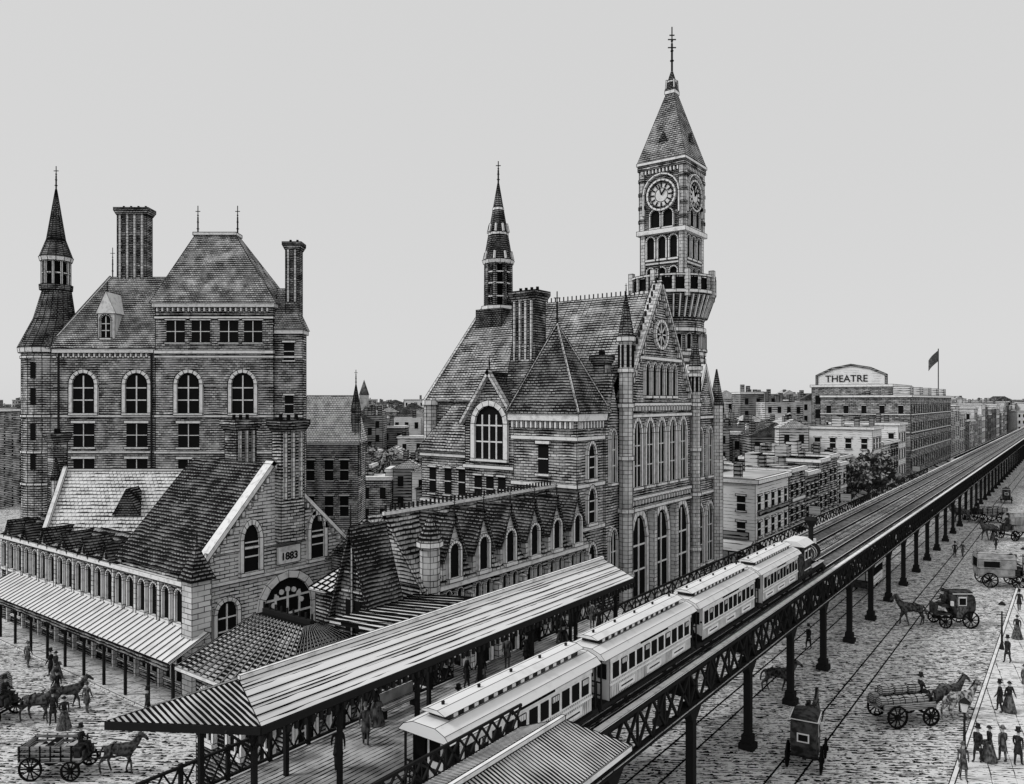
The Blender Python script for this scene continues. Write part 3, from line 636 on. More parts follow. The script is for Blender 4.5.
for x,ya,yb in ((-9.7,4,18.3),(-14.5,12,18.3)):
    for z in (7.5,8.4): o.box('railing:iron',W,x-.05,x+.05,ya,yb,z-.04,z+.04)
    lattice(o,'railing:iron',x,ya,yb,7.5,8.4,.5,.05)
for z in (7.5,8.4): o.box('railing:iron',W,-14.5,-9.7,18.25,18.35,z-.04,z+.04)
lattice(o,'railing:iron',18.3,-14.5,-9.7,7.5,8.4,.5,.05,axis='x')
lattice(o,'cresting:iron',-12.5,11,17.2,10.95,11.5,.45,.05); o.box('cresting:iron',W,-12.53,-12.47,11,17.2,11.48,11.54)
o.done()
# ---------------------------------------------------------------- train
def car(y0,y1):
    o=O('passenger_car',.03); xl,xr=-17.0,-15.08; xc=(xl+xr)/2; L=y1-y0
    o.box('floor:iron',W,xl+.05,xr-.05,y0,y1,7.75,7.95)
    a,b=y0+.55,y1-.55
    o.box('body:carside',W,xl,xr,a,b,7.95,9.72)
    for fr,s in ((FX(xr),1),(Fr((xl,0),(0,1),(-1,0)),1)):
        n=11; st=(b-a-.3)/n
        o.box('window_band:frame',fr,a+.1,b-.1,.0,.02,8.72,9.5)
        for i in range(n): 
            o.box('windows:glass',fr,a+.22+st*i,a+.22+st*i+st*.7,.02,.05,8.8,9.42)
            if i%3==1: o.box('blinds:carside',fr,a+.24+st*i,a+.20+st*i+st*.7,.05,.06,9.2,9.42)
        o.box('letterboard:frame',fr,a,b,0,.04,9.52,9.72); o.box('belt_rail:frame',fr,a,b,0,.04,8.56,8.64); o.box('sill:ink',fr,a,b,0,.045,7.95,8.05)
        o.box('letterboard_line:ink',fr,a+2.6,b-2.6,.04,.045,9.58,9.66)
        for yy in (.18,.5,.82): o.box('side_panel:frame',fr,a+(b-a)*yy-.7,a+(b-a)*yy+.7,0,.03,8.15,8.45); o.box('side_letters:ink',fr,a+(b-a)*yy-.5,a+(b-a)*yy+.5,.03,.035,8.27,8.33)
    o.ext('roof:carroof',Fr((0,0),(1,0),(0,1)),[(xl-.12,9.72),(xl+.1,9.95),(xl+.5,10.1),(xr-.5,10.1),(xr-.1,9.95),(xr+.12,9.72)],y0,y1)
    o.box('clerestory:coach',W,xc-.42,xc+.42,y0+.7,y1-.7,10.1,10.32); o.ext('clerestory_roof:carroof',W,[(xc-.52,10.32),(xc-.2,10.45),(xc+.2,10.45),(xc+.52,10.32)],y0+.4,y1-.4)
    for i in range(14):
        yy=y0+.9+i*(L-1.8)/14
        for x in (xc-.43,xc+.43): o.box('clerestory_lights:frame',W,x-.01,x+.01,yy,yy+.2,10.14,10.29)
    for i in range(5): o.cyl('vents:iron',xc,y0+L*(i+.5)/5,10.44,10.55,.05,.06,8)
    for yy in (y0+.08,y1-.08):
        for x in (xl+.12,xr-.12): o.beam('platform_posts:iron',(x,yy,7.95),(x,yy,9.75),.06)
        for z in (8.3,8.8): o.beam('platform_rail:iron',(xl+.12,yy,z),(xr-.12,yy,z),.05)
        for i in range(6): o.beam('platform_rail:iron',(xl+.3+i*.26,yy,7.95),(xl+.3+i*.26,yy,8.8),.035)
    for yy in (a,b):
        f=Fr((0,yy),(1,0),(0,-1 if yy==a else 1)); o.box('end_door:frame',f,xc-.32,xc+.32,0,.03,8.0,9.6); o.box('end_glass:glass',f,xc-.22,xc+.22,.03,.05,8.8,9.45)
        for s in (-1,1): o.box('end_glass:glass',f,xc+s*.62-.2,xc+s*.62+.2,.0,.04,8.8,9.4)
    for yy in (y0+1.6,y0+2.6,y1-1.6,y1-2.6):
        for x in (-15.5,-16.7): o.wheel('wheels:iron',(x,yy,7.66),.3,sp=6,w=.1)
    for x in (-15.4,-16.8):
        o.box('truck_frames:iron',W,x-.06,x+.06,y0+1.2,y0+3,7.55,7.8); o.box('truck_frames:iron',W,x-.06,x+.06,y1-3,y1-1.2,7.55,7.8)
    o.done()
for a,b in ((17.0,25.9),(26.2,35.2),(35.5,44.2),(44.5,52.6)): car(a,b)
o=O('steam_locomotive',.0); xc=-16.05
o.box('frame:iron',W,-16.8,-15.3,53.0,59.2,7.7,7.95)
def hcyl(o,k,x,z,y0,y1,r,seg=14,r1=None):
    r1=r1 or r; vs=[(x+r*math.cos(2*math.pi*i/seg),y0,z+r*math.sin(2*math.pi*i/seg)) for i in range(seg)]+[(x+r1*math.cos(2*math.pi*i/seg),y1,z+r1*math.sin(2*math.pi*i/seg)) for i in range(seg)]
    o.add(k,vs,[(i,(i+1)%seg,seg+(i+1)%seg,seg+i) for i in range(seg)]+[tuple(range(seg)),tuple(range(seg,2*seg))])
hcyl(o,'boiler:coach',xc,8.75,55.6,59,.52); hcyl(o,'smokebox:iron',xc,8.75,58.4,59.2,.58)
for y in (56.2,57.0,57.8,58.3): hcyl(o,'boiler_bands:frame',xc,8.75,y,y+.07,.54)
o.box('cab:coach',W,-16.85,-15.25,54.0,55.9,7.95,9.9); o.ext('cab_roof:carroof',W,[(-17,9.9),(-16.5,10.25),(-15.6,10.25),(-15.1,9.9)],53.7,56.1)
for y in (54.5,55.3): o.box('cab_windows:frame',FX(-15.25),y-.28,y+.28,0,.03,8.9,9.6); o.box('cab_glass:glass',FX(-15.25),y-.2,y+.2,.03,.05,9.0,9.5)
o.box('cab_panel:frame',FX(-15.25),54.2,55.7,0,.02,8.2,8.26); o.box('running_board:frame',W,-15.5,-15.2,56,59,8.1,8.16)
o.cyl('smokestack:iron',xc,58.7,9.2,10.6,.17,.19,10); o.cyl('smokestack:iron',xc,58.7,10.6,11.1,.19,.5,10); o.cyl('smokestack:iron',xc,58.7,11.1,11.3,.5,.34,10)
o.cyl('steam_dome:coach',xc,57.0,9.1,9.85,.27,.24,10); o.cyl('steam_dome:frame',xc,57.0,9.85,9.95,.2,.1,10); o.cyl('sand_dome:coach',xc,57.9,9.1,9.65,.2,.18,10)
o.box('tank:coach',W,-16.8,-15.3,53.0,54.0,7.95,9.1); o.box('headlamp:frame',W,xc-.17,xc+.17,59.2,59.5,9.2,9.6)
for y in (54.8,56.4,58.3):
    for x in (-15.45,-16.7): o.wheel('wheels:iron',(x,y,7.78),.42,sp=8,w=.1)
o.beam('side_rod:frame',(-15.35,54.8,7.75),(-15.35,56.4,7.75),.08); o.beam('side_rod:frame',(-16.78,54.8,7.75),(-16.78,56.4,7.75),.08)
o.frus('pilot:iron',W,(-16.8,-15.3,59.2,60.1,7.4),(-16.7,-15.4,59.2,59.4,7.95))
o.done()
# ---------------------------------------------------------------- people & horses
def skin(name,V,Ed,sub=1):
    me=bpy.data.meshes.new(name); me.from_pydata([v[:3] for v in V],Ed,[]); ob=bpy.data.objects.new(name,me); S.collection.objects.link(ob)
    m=ob.modifiers.new('s','SKIN'); m.use_smooth_shade=True
    sv=me.skin_vertices[0].data
    for i,v in enumerate(V):
        r=v[3]; sv[i].radius=(r,v[4] if len(v)>4 else r)
    sv[0].use_root=True
    q=ob.modifiers.new('b','SUBSURF'); q.levels=sub; q.render_levels=sub
    dg=bpy.context.evaluated_depsgraph_get(); r=bpy.data.meshes.new_from_object(ob.evaluated_get(dg)); bpy.data.objects.remove(ob); r.name=name; return r
def cone(bm,r0,r1,z0,z1,x=0,y=0,mi=0,seg=14,sy=1.):
    M=Matrix.Translation((x,y,(z0+z1)/2))@Matrix.Diagonal((1,sy,1,1)); g=bmesh.ops.create_cone(bm,cap_ends=True,segments=seg,radius1=r0,radius2=max(r1,.001),depth=z1-z0,matrix=M)
    for v in g['verts']:
        for f in v.link_faces: f.material_index=mi
def figure(name,woman=False,sit=False,stride=.16,hat='top',mats=('cloth','skin','cloth')):
    V=[(0,0,.95,.13,.11),(0,0,1.18,.125,.1),(0,0,1.40,.15,.11),(0,0,1.53,.055),(0,.01,1.60,.07),(0,.02,1.68,.085,.095),(0,.01,1.75,.06)]
    Ed=[(0,1),(1,2),(2,3),(3,4),(4,5),(5,6)]
    for s in (-1,1):
        b=len(V); st=stride*s
        if sit:
            V+=[(s*.19,0,1.44,.06),(s*.24,.08,1.18,.045),(s*.16,.34,1.14,.036),(s*.15,.42,1.14,.034,.02)]
            leg=[(s*.1,.02,.92,.1),(s*.13,.42,.93,.075),(s*.13,.46,.5,.05),(s*.13,.62,.46,.045)]
        else:
            V+=[(s*.19,0,1.44,.06),(s*.245,-st*.4,1.17,.045),(s*.25,-st*.9+.06,.94,.034),(s*.25,-st+.09,.85,.036,.022)]
            leg=[(s*.09,0,.9,.1),(s*.1,st*.6+.03,.5,.068),(s*.1,st,.09,.045),(s*.11,st+.16,.04,.045)]
        Ed+=[(2,b),(b,b+1),(b+1,b+2),(b+2,b+3)]
        b=len(V); V+=leg; Ed+=[(0,b),(b,b+1),(b+1,b+2),(b+2,b+3)]
    r=skin(name,V,Ed,1)
    for m in mats: r.materials.append(MATS[m])
    for p in r.polygons:
        c=p.center; p.material_index=1 if (c.z>1.53 and not (c.z>1.68 and c.y<0)) or (abs(c.x)>.2 and c.z<.93 and c.z>.7 and not sit) else 0
    bm=bmesh.new(); bm.from_mesh(r)
    if woman: cone(bm,.40,.15,.03,1.05,0,-.04,2,16,1.05); cone(bm,.2,.1,.85,1.05,0,-.2,2); cone(bm,.14,.05,1.70,1.82,0,-.01,0)
    else:
        if not sit: cone(bm,.21,.15,.62,1.05,0,0,0,14,.85)
        if hat=='top': cone(bm,.16,.16,1.75,1.77); cone(bm,.1,.11,1.77,1.95)
        else: cone(bm,.15,.15,1.74,1.76); cone(bm,.11,.07,1.76,1.87)
    cone(bm,.018,.005,1.65,1.69,0,.12,1,6)
    bm.to_mesh(r); bm.free(); return r
ME={'man':figure('man_a'),'manb':figure('man_b',stride=-.1,hat='b',mats=('clothm','skin','cloth')),'woman':figure('woman_a',True,mats=('cloth','skin','clothm')),'sit':figure('driver_m',sit=True)}
def horse_mesh(name,mat,ph=0):
    V=[(0,0,1.22,.27,.30),(0,-.55,1.30,.25,.28),(0,.5,1.25,.25,.31),(0,.80,1.48,.16,.22),(0,1.02,1.78,.10,.16),(0,1.15,2.0,.085,.11),(0,1.32,1.90,.075,.10),(0,1.52,1.70,.055,.065),
       (0,-.80,1.32,.06),(0,-.95,1.1,.06),(0,-1.0,.7,.05),(-.06,1.10,2.16,.025),(.06,1.10,2.16,.025)]
    Ed=[(0,1),(0,2),(2,3),(3,4),(4,5),(5,6),(6,7),(1,8),(8,9),(9,10),(5,11),(5,12)]
    for s in (-1,1):
        w=.14*s*(1 if ph==0 else -1)
        b=len(V); V+=[(s*.15,.52,.98,.12,.13),(s*.15,.56+w,.58,.062),(s*.15,.50+w*1.5,.16,.042),(s*.15,.56+w*1.6,.05,.058)]; Ed+=[(2,b),(b,b+1),(b+1,b+2),(b+2,b+3)]
        b=len(V); V+=[(s*.16,-.50-w*.2,.98,.15,.17),(s*.16,-.78-w,.58,.062),(s*.16,-.70-w*1.3,.16,.042),(s*.16,-.64-w*1.3,.05,.058)]; Ed+=[(1,b),(b,b+1),(b+1,b+2),(b+2,b+3)]
    r=skin(name,V,Ed,1); r.materials.append(MATS[mat]); r.materials.append(MATS['ink'])
    bm=bmesh.new(); bm.from_mesh(r)
    for i in range(7):
        t=i/6; y=.72+.36*t; z=1.66+.48*t; cone(bm,.03,.01,z-.12,z+.08,0,y-.05,1,5)
    bmesh.ops.create_cone(bm,cap_ends=True,segments=14,radius1=.31,radius2=.31,depth=.06,matrix=Matrix.Translation((0,.05,1.24))@Matrix.Rotation(math.pi/2,4,'X')@Matrix.Diagonal((.9,1.03,1,1)))
    bm.to_mesh(r); bm.free(); return r
HM=[horse_mesh('horse_a','horse'),horse_mesh('horse_b','horsel',1)]
def put(name,me,loc,rz=0,sc=1,parent=None):
    ob=bpy.data.objects.new(name,me); S.collection.objects.link(ob); ob.location=loc; ob.rotation_euler=(0,0,rz); ob.scale=(sc,)*3
    if parent: ob.parent=parent
    return ob
def ppl(kind,x,y,z=0,rz=None,sc=1.0):
    put('woman' if kind=='woman' else 'man',ME[kind],(x,y,z),random.uniform(0,6.28) if rz is None else rz,sc)
for a in (('man',-54.7,22.6),('woman',-49.6,20.9),('man',-50.9,20.8),('manb',-50.9,22.8),('woman',-59,24.3),('man',-59.6,24.2),('manb',-63,24),('man',-46.8,24.6)): ppl(*a,0,None,1.08)
for a in (('man',-12.8,111.6),('manb',-12.0,112.2),('woman',-10,128),('man',-9,120)): ppl(*a,0,None,1.05)
for a in (('man',-4.5,48.8),('woman',-4.0,49.3),('manb',-3.4,49.6),('man',-4.1,57.4),('woman',-3.6,57.8),('man',-2.7,49.6),('manb',-4.9,46.0),('man',-4.4,68.6),('woman',-4.2,76),('man',-4.6,86),('manb',-3,62),('man',-3.9,92)): ppl(*a,.14,None,1.08)
for a in (('man',-20.3,17.3),('manb',-20.9,19.1),('woman',-22,20.6),('man',-21.4,25.4),('woman',-21,25.9),('manb',-21.6,28.6),('man',-21,29.3),('woman',-21.6,33.3),('man',-20.6,35.4),('manb',-21.5,36.2),('woman',-19.5,36.8),('man',-19.2,22.3),('man',-20.4,31.6)): ppl(*a,7.38,None,.86)
for a in (('man',-17.4,63),('woman',-24,60),('man',-29,83),('manb',-29,92),('woman',-28.5,97),('man',-28.5,108),('man',-28,118)): ppl(*a,.1,None,1.05)
def driver(e,off,loc=(0,0,0),sc=1): put('driver',ME['sit'],loc,0,sc,e)
def coach(x,y,rz,sc=1,horse=0):
    o=O('horse_drawn_carriage',.0)
    for yy,r in ((-.75,.58),(.95,.45)):
        for xx in (-.72,.72): o.wheel('wheels:ink',(xx,yy,r),r,sp=10,w=.07)
        o.beam('axles:iron',(-.72,yy,r),(.72,yy,r),.08)
    o.box('perch:iron',W,-.08,.08,-.9,1.3,.5,.6)
    prof=[(-1.0,.9),(-1.18,1.2),(-1.2,1.7),(-1.1,2.1),(-.9,2.3),(.25,2.3),(.38,2.1),(.4,1.5),(.2,.95),(0,.6),(-.8,.6)]
    o.ext('body:coach',Fr((0,0),(0,1),(1,0)),prof,-.55,.55)
    for s in (-1,1):
        f=Fr((.55*s,0),(0,1),(s,0)); o.box('door:clothm',f,-.65,.1,0,.025,.7,2.2); o.box('window:frame',f,-.55,0,.025,.04,1.5,2.1); o.box('window_glass:glass',f,-.5,-.05,.04,.045,1.55,2.0); o.box('lamp:frame',f,.36,.5,-.05,.12,1.5,1.8)
    o.box('rear_window:frame',FY(-1.2),-.26,.26,0,.02,1.4,1.8); o.box('rear_glass:glass',FY(-1.2),-.2,.2,.02,.03,1.46,1.74)
    o.ext('roof:coach',Fr((0,0),(1,0),(0,1)),[(-.6,2.28),(-.5,2.38),(-.2,2.46),(.2,2.46),(.5,2.38),(.6,2.28)],-1.0,.4)
    for s in (-1,1): o.beam('roof_edge:frame',(s*.6,-1.0,2.3),(s*.6,.4,2.3),.04)
    o.beam('roof_edge:frame',(-.6,-1.0,2.3),(.6,-1.0,2.3),.04)
    o.box('driver_seat:coach',W,-.45,.45,.55,1.0,1.35,1.5); o.box('dashboard:coach',W,-.45,.45,1.35,1.42,.9,1.6); o.box('footboard:coach',W,-.45,.45,.4,1.4,.82,.9)
    for xx in (-.38,.38): o.beam('shafts:iron',(xx,1.1,.75),(xx,3.3,1.15),.06)
    o.beam('reins:ink',(.1,.9,2.0),(.15,3.6,1.7),.025)
    o.sub.append(lambda e,off:driver(e,off,(0,.75,.62)))
    e=o.done((x,y,0),rz,sc)
    put('horse',HM[horse],(x-math.sin(rz)*2.85*sc,y+math.cos(rz)*2.85*sc,0),rz,sc)
def wagon(x,y,rz,sc=1,horse=0,kind='open',nh=1,name='horse_drawn_cart'):
    o=O(name,.025)
    for yy,r in ((-.9,.6),(1.1,.5)):
        for xx in (-.85,.85): o.wheel('wheels:ink',(xx,yy,r),r,sp=10,w=.08)
        o.beam('axles:iron',(-.85,yy,r),(.85,yy,r),.1)
    o.box('bed:wagonw',W,-.7,.7,-1.6,1.5,.85,.97)
    if kind=='barrel':
        for s in (-1,1): o.box('side_rails:wagonw',W,s*.7-.04,s*.7+.04,-1.6,1.5,.97,1.2)
        for i in range(4):
            for j in (-.32,.32):
                y0=-1.3+.72*i
                hcyl(o,'barrels:wagonw',j,1.27,y0-.34,y0,.24,12,.31); hcyl(o,'barrels:wagonw',j,1.27,y0,y0+.34,.31,12,.24)
        for i in range(3): y0=-1+.8*i; hcyl(o,'barrels:wagonw',0,1.78,y0-.34,y0,.24,12,.31); hcyl(o,'barrels:wagonw',0,1.78,y0,y0+.34,.31,12,.24)
    elif kind=='covered':
        o.box('box_body:wagonw',W,-.72,.72,-1.6,.9,.97,1.5)
        o.ext('cover:wagonw',Fr((0,0),(1,0),(0,1)),[(-.75,1.5),(-.72,2.2),(-.4,2.6),(.4,2.6),(.72,2.2),(.75,1.5)],-1.7,1.0)
        o.box('opening:ink',FY(-1.7),-.45,.45,0,.02,1.55,2.25)
        for s in (-1,1): o.box('side_window:ink',Fr((.75*s,0),(0,1),(s,0)),-1.3,-.2,-.02,.03,1.6,2.05)
    else:
        for s in (-1,1):
            for z in (1.1,1.35,1.6): o.box('side_rails:wagonw',W,s*.7-.03,s*.7+.03,-1.6,1.1,z-.06,z+.06)
            for i in range(6): o.box('stakes:ink',W,s*.74-.03,s*.74+.03,-1.55+i*.52,-1.49+i*.52,.95,1.7)
        o.box('tail_board:wagonw',W,-.7,.7,-1.62,-1.56,.97,1.6)
        for i in range(5): o.box('crates:wagonw',W,-.5+.1*(i%2),.4,-1.3+.45*i,-.92+.45*i,.975,1.35+.12*(i%3))
    o.box('seat:coach',W,-.5,.5,1.0,1.4,1.4,1.5); o.box('seat_riser:coach',W,-.45,.45,1.05,1.35,.97,1.4); o.box('footboard:coach',W,-.5,.5,1.5,1.56,.9,1.35)
    for xx in ((-.4,.4) if nh==1 else (0,)): o.beam('shafts:iron',(xx,1.4,.85),(xx,3.9,1.15),.07)
    o.beam('reins:ink',(.1,1.2,2.0),(.15,4,1.7),.025)
    o.sub.append(lambda e,off:driver(e,off,(0,1.15,.62)))
    o.done((x,y,0),rz,sc)
    for i in range(nh):
        lx=0 if nh==1 else (-.45,.45)[i]; ly=3.1
        put('horse',HM[(horse+i)%2],(x+(lx*math.cos(rz)-ly*math.sin(rz))*sc,y+(lx*math.sin(rz)+ly*math.cos(rz))*sc,0),rz,sc)
LEFT=YAW+math.pi/2; RIGHT=YAW-math.pi/2
coach(-12.1,43.4,.15,1.2)
put('horse',HM[0],(-16.6,52.6,0),-1.2,1.1)
wagon(-8.9,52.6,-.75,1.15,0,'barrel',2,'barrel_wagon')
coach(-9.0,77.6,LEFT,1.3)
wagon(-7.0,97,LEFT+2.9,1.35,0,'covered',1,'covered_wagon')
wagon(-12.0,146.5,LEFT,1.5,0,'open',2); wagon(-7.2,131,LEFT+.2,1.5,0,'covered',1,'covered_wagon')
coach(-11.5,176,.1,1.2); wagon(-9,210,0,1.2,0,'covered',1,'covered_wagon')
wagon(-43.9,18.2,RIGHT,1.05,0,'open',1)
wagon(-55.0,18.6,RIGHT-.1,1.1,0,'covered',1,'covered_wagon')
put('horse',HM[0],(-52.5,22.3,0),RIGHT+.4,1.0)
coach(-24,70,3.1,1.05)
o=O('streetcar',.04)
o.box('body:white',W,-19.3,-17.3,85,91,.6,2.7); o.ext('roof:carroof',W,[(-19.45,2.7),(-19,2.95),(-17.6,2.95),(-17.15,2.7)],84.4,91.6); o.box('clerestory:coach',W,-18.7,-17.9,85.2,90.8,2.95,3.15)
for i in range(8): o.box('windows:glass',FX(-17.3),85.3+.7*i,85.8+.7*i,0,.04,1.6,2.4)
for x in (-19,-17.6):
    for y in (86.5,89.5): o.wheel('wheels:ink',(x,y,.4),.4,sp=6)
for s in (-18.9,-17.7): o.beam('dash_posts:iron',(s,84.6,.6),(s,84.6,2.7),.08)
o.box('dashboard:coach',W,-19.1,-17.5,84.5,84.6,.6,1.4); o.done()
# ---------------------------------------------------------------- avenue buildings
def block(x0,x1,y0,y1,z,wm='far',rows=3,awn=False,name='row_house',line=.1,cw=3.,roof='far',mans=False):
    o=O(name,line); o.box('walls:'+wm,W,x0,x1,y0,y1,0,z); fr=FX(x1); fs=FY(y0)
    o.box('cornice:trim',W,x0-.1,x1+.45,y0-.25,y1,z,z+.5)
    if mans: 
        o.frus('roof:slatem',W,(x0,x1+.2,y0,y1,z+.5),(x0+1,x1-.9,y0+1,y1-.6,z+3.2))
        n=max(1,int((y1-y0)/2.6))
        for i in range(n): yy=y0+(y1-y0)*(i+.5)/n; o.box('dormers:trim',W,x1-1.2,x1+.05,yy-.5,yy+.5,z+.6,z+2.3); o.box('dormer_glass:glass',W,x1+.05,x1+.1,yy-.3,yy+.3,z+.9,z+2.0)
    else: o.box('roof:'+roof,W,x0+.4,x1-.2,y0+.3,y1-.3,z+.5,z+.55)
    sh=(z-1)/rows
    for f,a,b in ((fr,y0,y1),(fs,x0,x1)):
        n=max(1,int((b-a)/cw)); st=(b-a)/n
        for r in range(1 if f is fr else 0,rows):
            for i in range(n):
                xc=a+st*(i+.5); zb=r*sh+.9
                o.box('windows:glass',f,xc-.5,xc+.5,0,.06,zb,zb+sh*.55); o.box('lintels:trim',f,xc-.65,xc+.65,0,.18,zb+sh*.55,zb+sh*.55+.22); o.box('lintels:trim',f,xc-.65,xc+.65,0,.18,zb-.2,zb)
                if y0<160: o.box('sash:frame',f,xc-.5,xc+.5,.06,.1,zb+sh*.26,zb+sh*.3)
    n=max(1,int((y1-y0)/3.4)); st=(y1-y0)/n
    for i in range(n):
        yc=y0+st*(i+.5); o.box('shopfront:glass',fr,yc-st*.4,yc+st*.4,0,.06,.5,2.9)
    o.box('shop_sign:white',fr,y0+.2,y1-.2,0,.2,3.05,3.6)
    if y0<190:
        o.box('shop_lettering:ink',fr,y0+1,y1-1,.2,.22,3.22,3.45)
        if random.random()<.6: zz=random.choice([1,2])*sh+.3; o.box('wall_sign:'+random.choice(['white','fard']),fr,y0+.6,y1-.6,.19,.3,zz,zz+.5)
        if random.random()<.5: o.box('hanging_sign:white',fr,y0+1,y0+1.12,.2,1.8,4.2,5.4)
    if awn:
        for i in range(n):
            yc=y0+st*(i+.5); s=st*.45
            if random.random()<.8:
                o.slab('awning:'+random.choice(['white','tincan','tinstripe']),[(x1,yc-s,3.4),(x1,yc+s,3.4),(x1+2.6,yc+s,2.5),(x1+2.6,yc-s,2.5)],.06)
                for q in (-s,s): o.beam('awning_posts:iron',(x1+2.6,yc+q,.1),(x1+2.6,yc+q,2.5),.1)
    if not mans:
        for i in range(random.randint(2,4)):
            yy=random.uniform(y0+1,y1-1); xx=random.uniform(x0+1,x1-1); o.box('chimney:fard',W,xx-.4,xx+.4,yy-.35,yy+.35,z+.5,z+random.uniform(1.4,2.4))
        if random.random()<.4: xx=(x0+x1)/2; yy=(y0+y1)/2; o.box('roof_hatch:far',W,xx-.9,xx+.9,yy-1,yy+1,z+.5,z+2.2)
    return o
o=block(-37,-30.3,88,100.5,10.2,'white',3,True,name='corner_shop',cw=2.4,line=.12)
o.slab('side_awning:white',[(-37,88,3.5),(-30.5,88,3.5),(-30.5,85.6,2.6),(-37,85.6,2.6)],.06); o.box('side_sign:fard',FY(88.0),-36.6,-31,0.2,.3,3.7,4.5)
for x in (-36.8,-34.6,-32.6,-30.7): o.beam('awning_posts:iron',(x,85.6,.1),(x,85.6,2.6),.12)
o.done()
o=O('tent_roof_house',.1); o.box('walls:far',W,-46,-38,88,98,0,12); o.frus('roof:slatel',W,(-46.4,-37.6,87.6,98.4,12),(-44,-40,91,95,16)); [rwin(o,FY(88.0),x,8.5,1.1,2.2,mull=0) for x in (-44,-42,-40)]; o.done()
yy0=100.8
while yy0<131:
    w_=random.uniform(5,7.5); block(-42,-30.3,yy0,yy0+w_-.25,random.uniform(9.5,12.8),random.choice(['far','white','farb','fard']),3,True,cw=2.1,mans=random.random()<.25).done(); yy0+=w_
block(-44,-34,yy0,150,9.5,'far',2,True).done()
yy0=150.3
while yy0<182:
    w_=random.uniform(6,9); block(-44,-30.3,yy0,min(186,yy0+w_-.25),random.uniform(11,15.5),random.choice(['far','white','farb','fard']),4,True,cw=2.3).done(); yy0+=w_
o=block(-49,-30,187,252,20.6,'farb',5,True,name='hotel',line=.14,cw=3.2)
for i in range(5): o.box('roof_blocks:far',W,-34,-30.5,190+13*i,194+13*i,21.1,23)
for z in (8.8,12.8,16.8): o.box('hotel_strings:trim',FX(-30.0),187,252,0,.25,z-.15,z+.15); o.box('hotel_strings:trim',FY(187.0),-49,-30,0,.25,z-.15,z+.15)
o.beam('flagpole:iron',(-31,236,21),(-31,236,34),.22); o.done()
o=O('flag',.08); n=8
vs=[]
for i in range(n+1):
    for z in (30.6,33.6): vs.append((-31-i*.34*Rx,236-i*.34*Ry+.25*math.sin(i*.9),z-.25*i*(1+.05*i)))
fs=[(2*i,2*i+2,2*i+3,2*i+1) for i in range(n)]; o.add('cloth:clothm',vs,fs); o.done()
o=O('theatre',.12); TH=FY(200.0)
o.box('walls:farb',W,-54.5,-36,200,225,0,23.2); o.box('cornice:trim',W,-54.8,-35.7,199.6,225,23.2,23.8)
prof=[(-53,23.8),(-53,26.0),(-49.5,27.6),(-45.2,28.4),(-41,27.6),(-37.5,26.0),(-37.5,23.8)]
o.ext('sign_board:white',TH,prof,-.4,.0)
o.strip('sign_edge:fard',TH,prof,[(-45.2+(p[0]+45.2)*1.06,23.8+(p[1]-23.8)*1.1) for p in prof],-.4,.2)
for i in range(7):
    for z in (12,15.5,19): o.box('windows:glass',TH,-53.6+2.5*i,-52.4+2.5*i,0,.06,z,z+2.1)
o.sub.append(lambda e,off: plaque(e,off,'THEATRE',(-51.2,199.9,24.5),2.35,(math.pi/2,0,0))); o.done()
y=252.5
while y<560:
    d=random.uniform(9,18); block(-46,-30,y,y+d-.3,random.uniform(12,19),random.choice(['far','fard','white']),4,False,line=.14,cw=4).done(); y+=d
def mass(name,n,fn,line=.13,gp=.35):
    o=O(name,line)
    for i in range(n):
        d,r,z,w,dp=fn(); C=FC(d); m=random.choice(['far','farb','fard','white'])
        o.box('walls:'+m,C,r-w/2,r+w/2,-dp,0,0,z)
        t=random.random()
        if t<gp: o.ext('roofs:'+random.choice(['slatel','slatem']),C,[(r-w/2-.3,z),(r+w/2+.3,z),(r,z+min(2.6,w*.3))],-dp-.2,.25)
        elif t<.8: o.box('cornices:trim',C,r-w/2-.2,r+w/2+.2,-dp,.25,z,z+.5)
        for j in range(random.randint(1,4)): xx=r+random.uniform(-w*.4,w*.4); o.box('chimneys:fard',C,xx-.4,xx+.4,-3,-2,z,z+random.uniform(1.2,2.8))
        nn=int(w/2.2)
        for j in range(nn):
            xc=r-w/2+w*(j+.5)/nn; zz=z-2.8
            while zz>max(0,z-12): o.box('windows:glass',C,xc-.45,xc+.45,0,.08,zz,zz+1.6); zz-=3.2
    o.done()
def f1():
    d=random.uniform(118,330); u=random.uniform(330,450); return d,(u-512)/762*d,random.uniform(5,10) if d<170 else random.uniform(9,17.0),random.uniform(4.5,8),6
mass('distant_rooftops',130,f1)
def f2():
    d=random.uniform(135,340); u=random.uniform(-60,30); return d,(u-512)/762*d,random.uniform(8,18),random.uniform(6,9),8
mass('distant_rooftops',60,f2)
def f3():
    d=random.uniform(135,330); u=random.uniform(716,812); return d,(u-512)/762*d,(random.uniform(9,15) if d<190 else random.uniform(14,22)),random.uniform(5,10),8
mass('distant_rooftops',85,f3)
def f4():
    d=random.uniform(380,900); u=random.uniform(-60,1090)
    return d,(u-512)/762*d,random.uniform(12,20.5),random.uniform(8,20),10
mass('distant_rooftops',330,f4,.25,.15)
o=O('church',.15); C=FC(300); o.box('tower:far',C,-60,-57,-3,0,0,22); o.pyr('spire:slatem',C,(-60.2,-56.8,-3.2,.2,22),(-58.5,-1.5,28)); o.box('nave:far',C,-57,-48,-12,0,0,14); o.done()
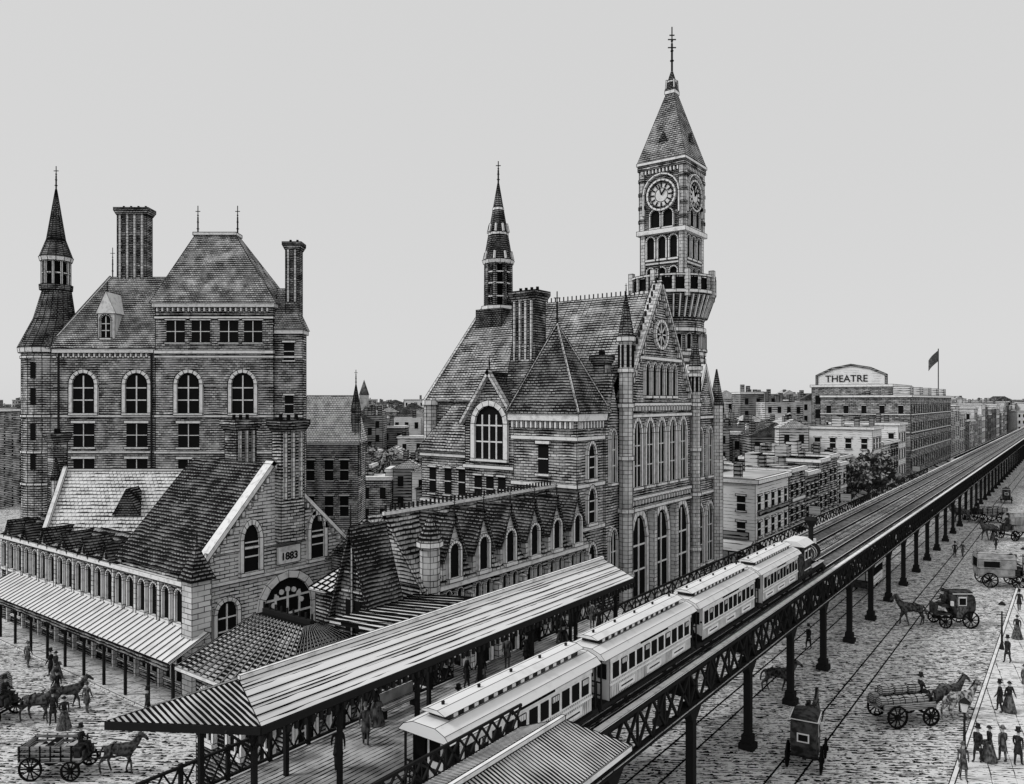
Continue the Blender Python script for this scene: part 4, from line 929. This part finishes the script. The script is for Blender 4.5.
# ---------------------------------------------------------------- trees
def tree(x,y,h,r,n=900,name='street_tree',leaf=.42):
    o=O(name,0); o.cyl('trunk:bark',x,y,0,h*.45,.3,.2,8)
    cl=[]
    for i in range(11):
        a=random.uniform(0,6.28); rr=r*random.uniform(.3,.85); z=h*random.uniform(.45,.9); p=(x+rr*math.cos(a),y+rr*math.sin(a),z); o.beam('limbs:bark',(x,y,h*.38),p,.13); cl.append((p,r*random.uniform(.28,.48)))
    cl.append(((x,y,h*.9),r*.4))
    for i in range(n):
        c,cr=random.choice(cl); v=Vector((random.gauss(0,1),random.gauss(0,1),random.gauss(0,1))).normalized()*cr*random.uniform(.4,1.05)
        p=Vector(c)+Vector((v.x,v.y,v.z*.75)); a=Vector((random.gauss(0,1),random.gauss(0,1),random.gauss(0,1))).normalized(); b=a.orthogonal().normalized(); s=leaf*random.uniform(.5,1.1)
        k='foliage_light:leafl' if (v.z>0 and random.random()<.5) else 'foliage:leafd'
        o.add(k,[tuple(p-a*s),tuple(p+b*s*.5),tuple(p+a*s),tuple(p-b*s*.5)],[(0,1,2,3)])
    o.done()
tree(-28.6,139,11.5,4.4,2200); tree(-31,132,10.5,3.8,1400); tree(-28.4,149,10,3.4,1000)
for x,y,h,r in ((-60,98,12,4.5),(-66,104,11,4),(-55,103,12.5,4.5),(-74,112,13,5),(-100,92,12,5),(-70,122,14,5),(-62,112,13,5)): tree(x,y,h,r,900)
for y in (47.5,72,100,130):
    o=O('street_lamp',0); o.cyl('post:iron',-5.0,y,.14,3.2,.09,.05,8); o.cyl('base:iron',-5.0,y,.14,.6,.18,.1,8); o.frus('lantern:frame',W,(-5.1,-4.9,y-.1,y+.1,3.2),(-5.2,-4.8,y-.2,y+.2,3.7)); o.pyr('lantern_cap:iron',W,(-5.25,-4.75,y-.25,y+.25,3.7),(-5,y,4.0)); o.beam('crossbar:iron',(-5.35,y,2.9),(-4.65,y,2.9),.05); o.done()
# ---------------------------------------------------------------- light, sky, camera
w=bpy.data.worlds.new('World'); S.world=w; w.use_nodes=True; nt=w.node_tree; bg=nt.nodes['Background']
sky=nt.nodes.new('ShaderNodeTexSky'); sky.sky_type='NISHITA'; sky.sun_disc=False
el=math.radians(45); az=Vector((-.70,-.71,0)).normalized()
sky.sun_elevation=el; sky.sun_rotation=math.atan2(az.x,az.y)
bw=nt.nodes.new('ShaderNodeRGBToBW'); nt.links.new(sky.outputs[0],bw.inputs[0])
mx=nt.nodes.new('ShaderNodeMapRange'); nt.links.new(bw.outputs[0],mx.inputs[0]); mx.inputs[1].default_value=0; mx.inputs[2].default_value=12; mx.inputs[3].default_value=6.4; mx.inputs[4].default_value=7.6
nt.links.new(mx.outputs[0],bg.inputs[0]); bg.inputs[1].default_value=.1
sl=bpy.data.lights.new('sun','SUN'); sl.energy=1.5; sl.angle=math.radians(12); sl.color=(1,1,1)
so=bpy.data.objects.new('sun',sl); S.collection.objects.link(so)
dv=Vector((az.x*math.cos(el),az.y*math.cos(el),math.sin(el))); so.rotation_euler=dv.to_track_quat('Z','Y').to_euler()
cd=bpy.data.cameras.new('camera'); co=bpy.data.objects.new('camera',cd); S.collection.objects.link(co); co.location=(0,0,20); co.rotation_euler=(math.pi/2,0,YAW)
cd.sensor_width=36; cd.lens=36*762/1024; cd.shift_y=8/1024; cd.clip_end=9000; cd.clip_start=.1; S.camera=co
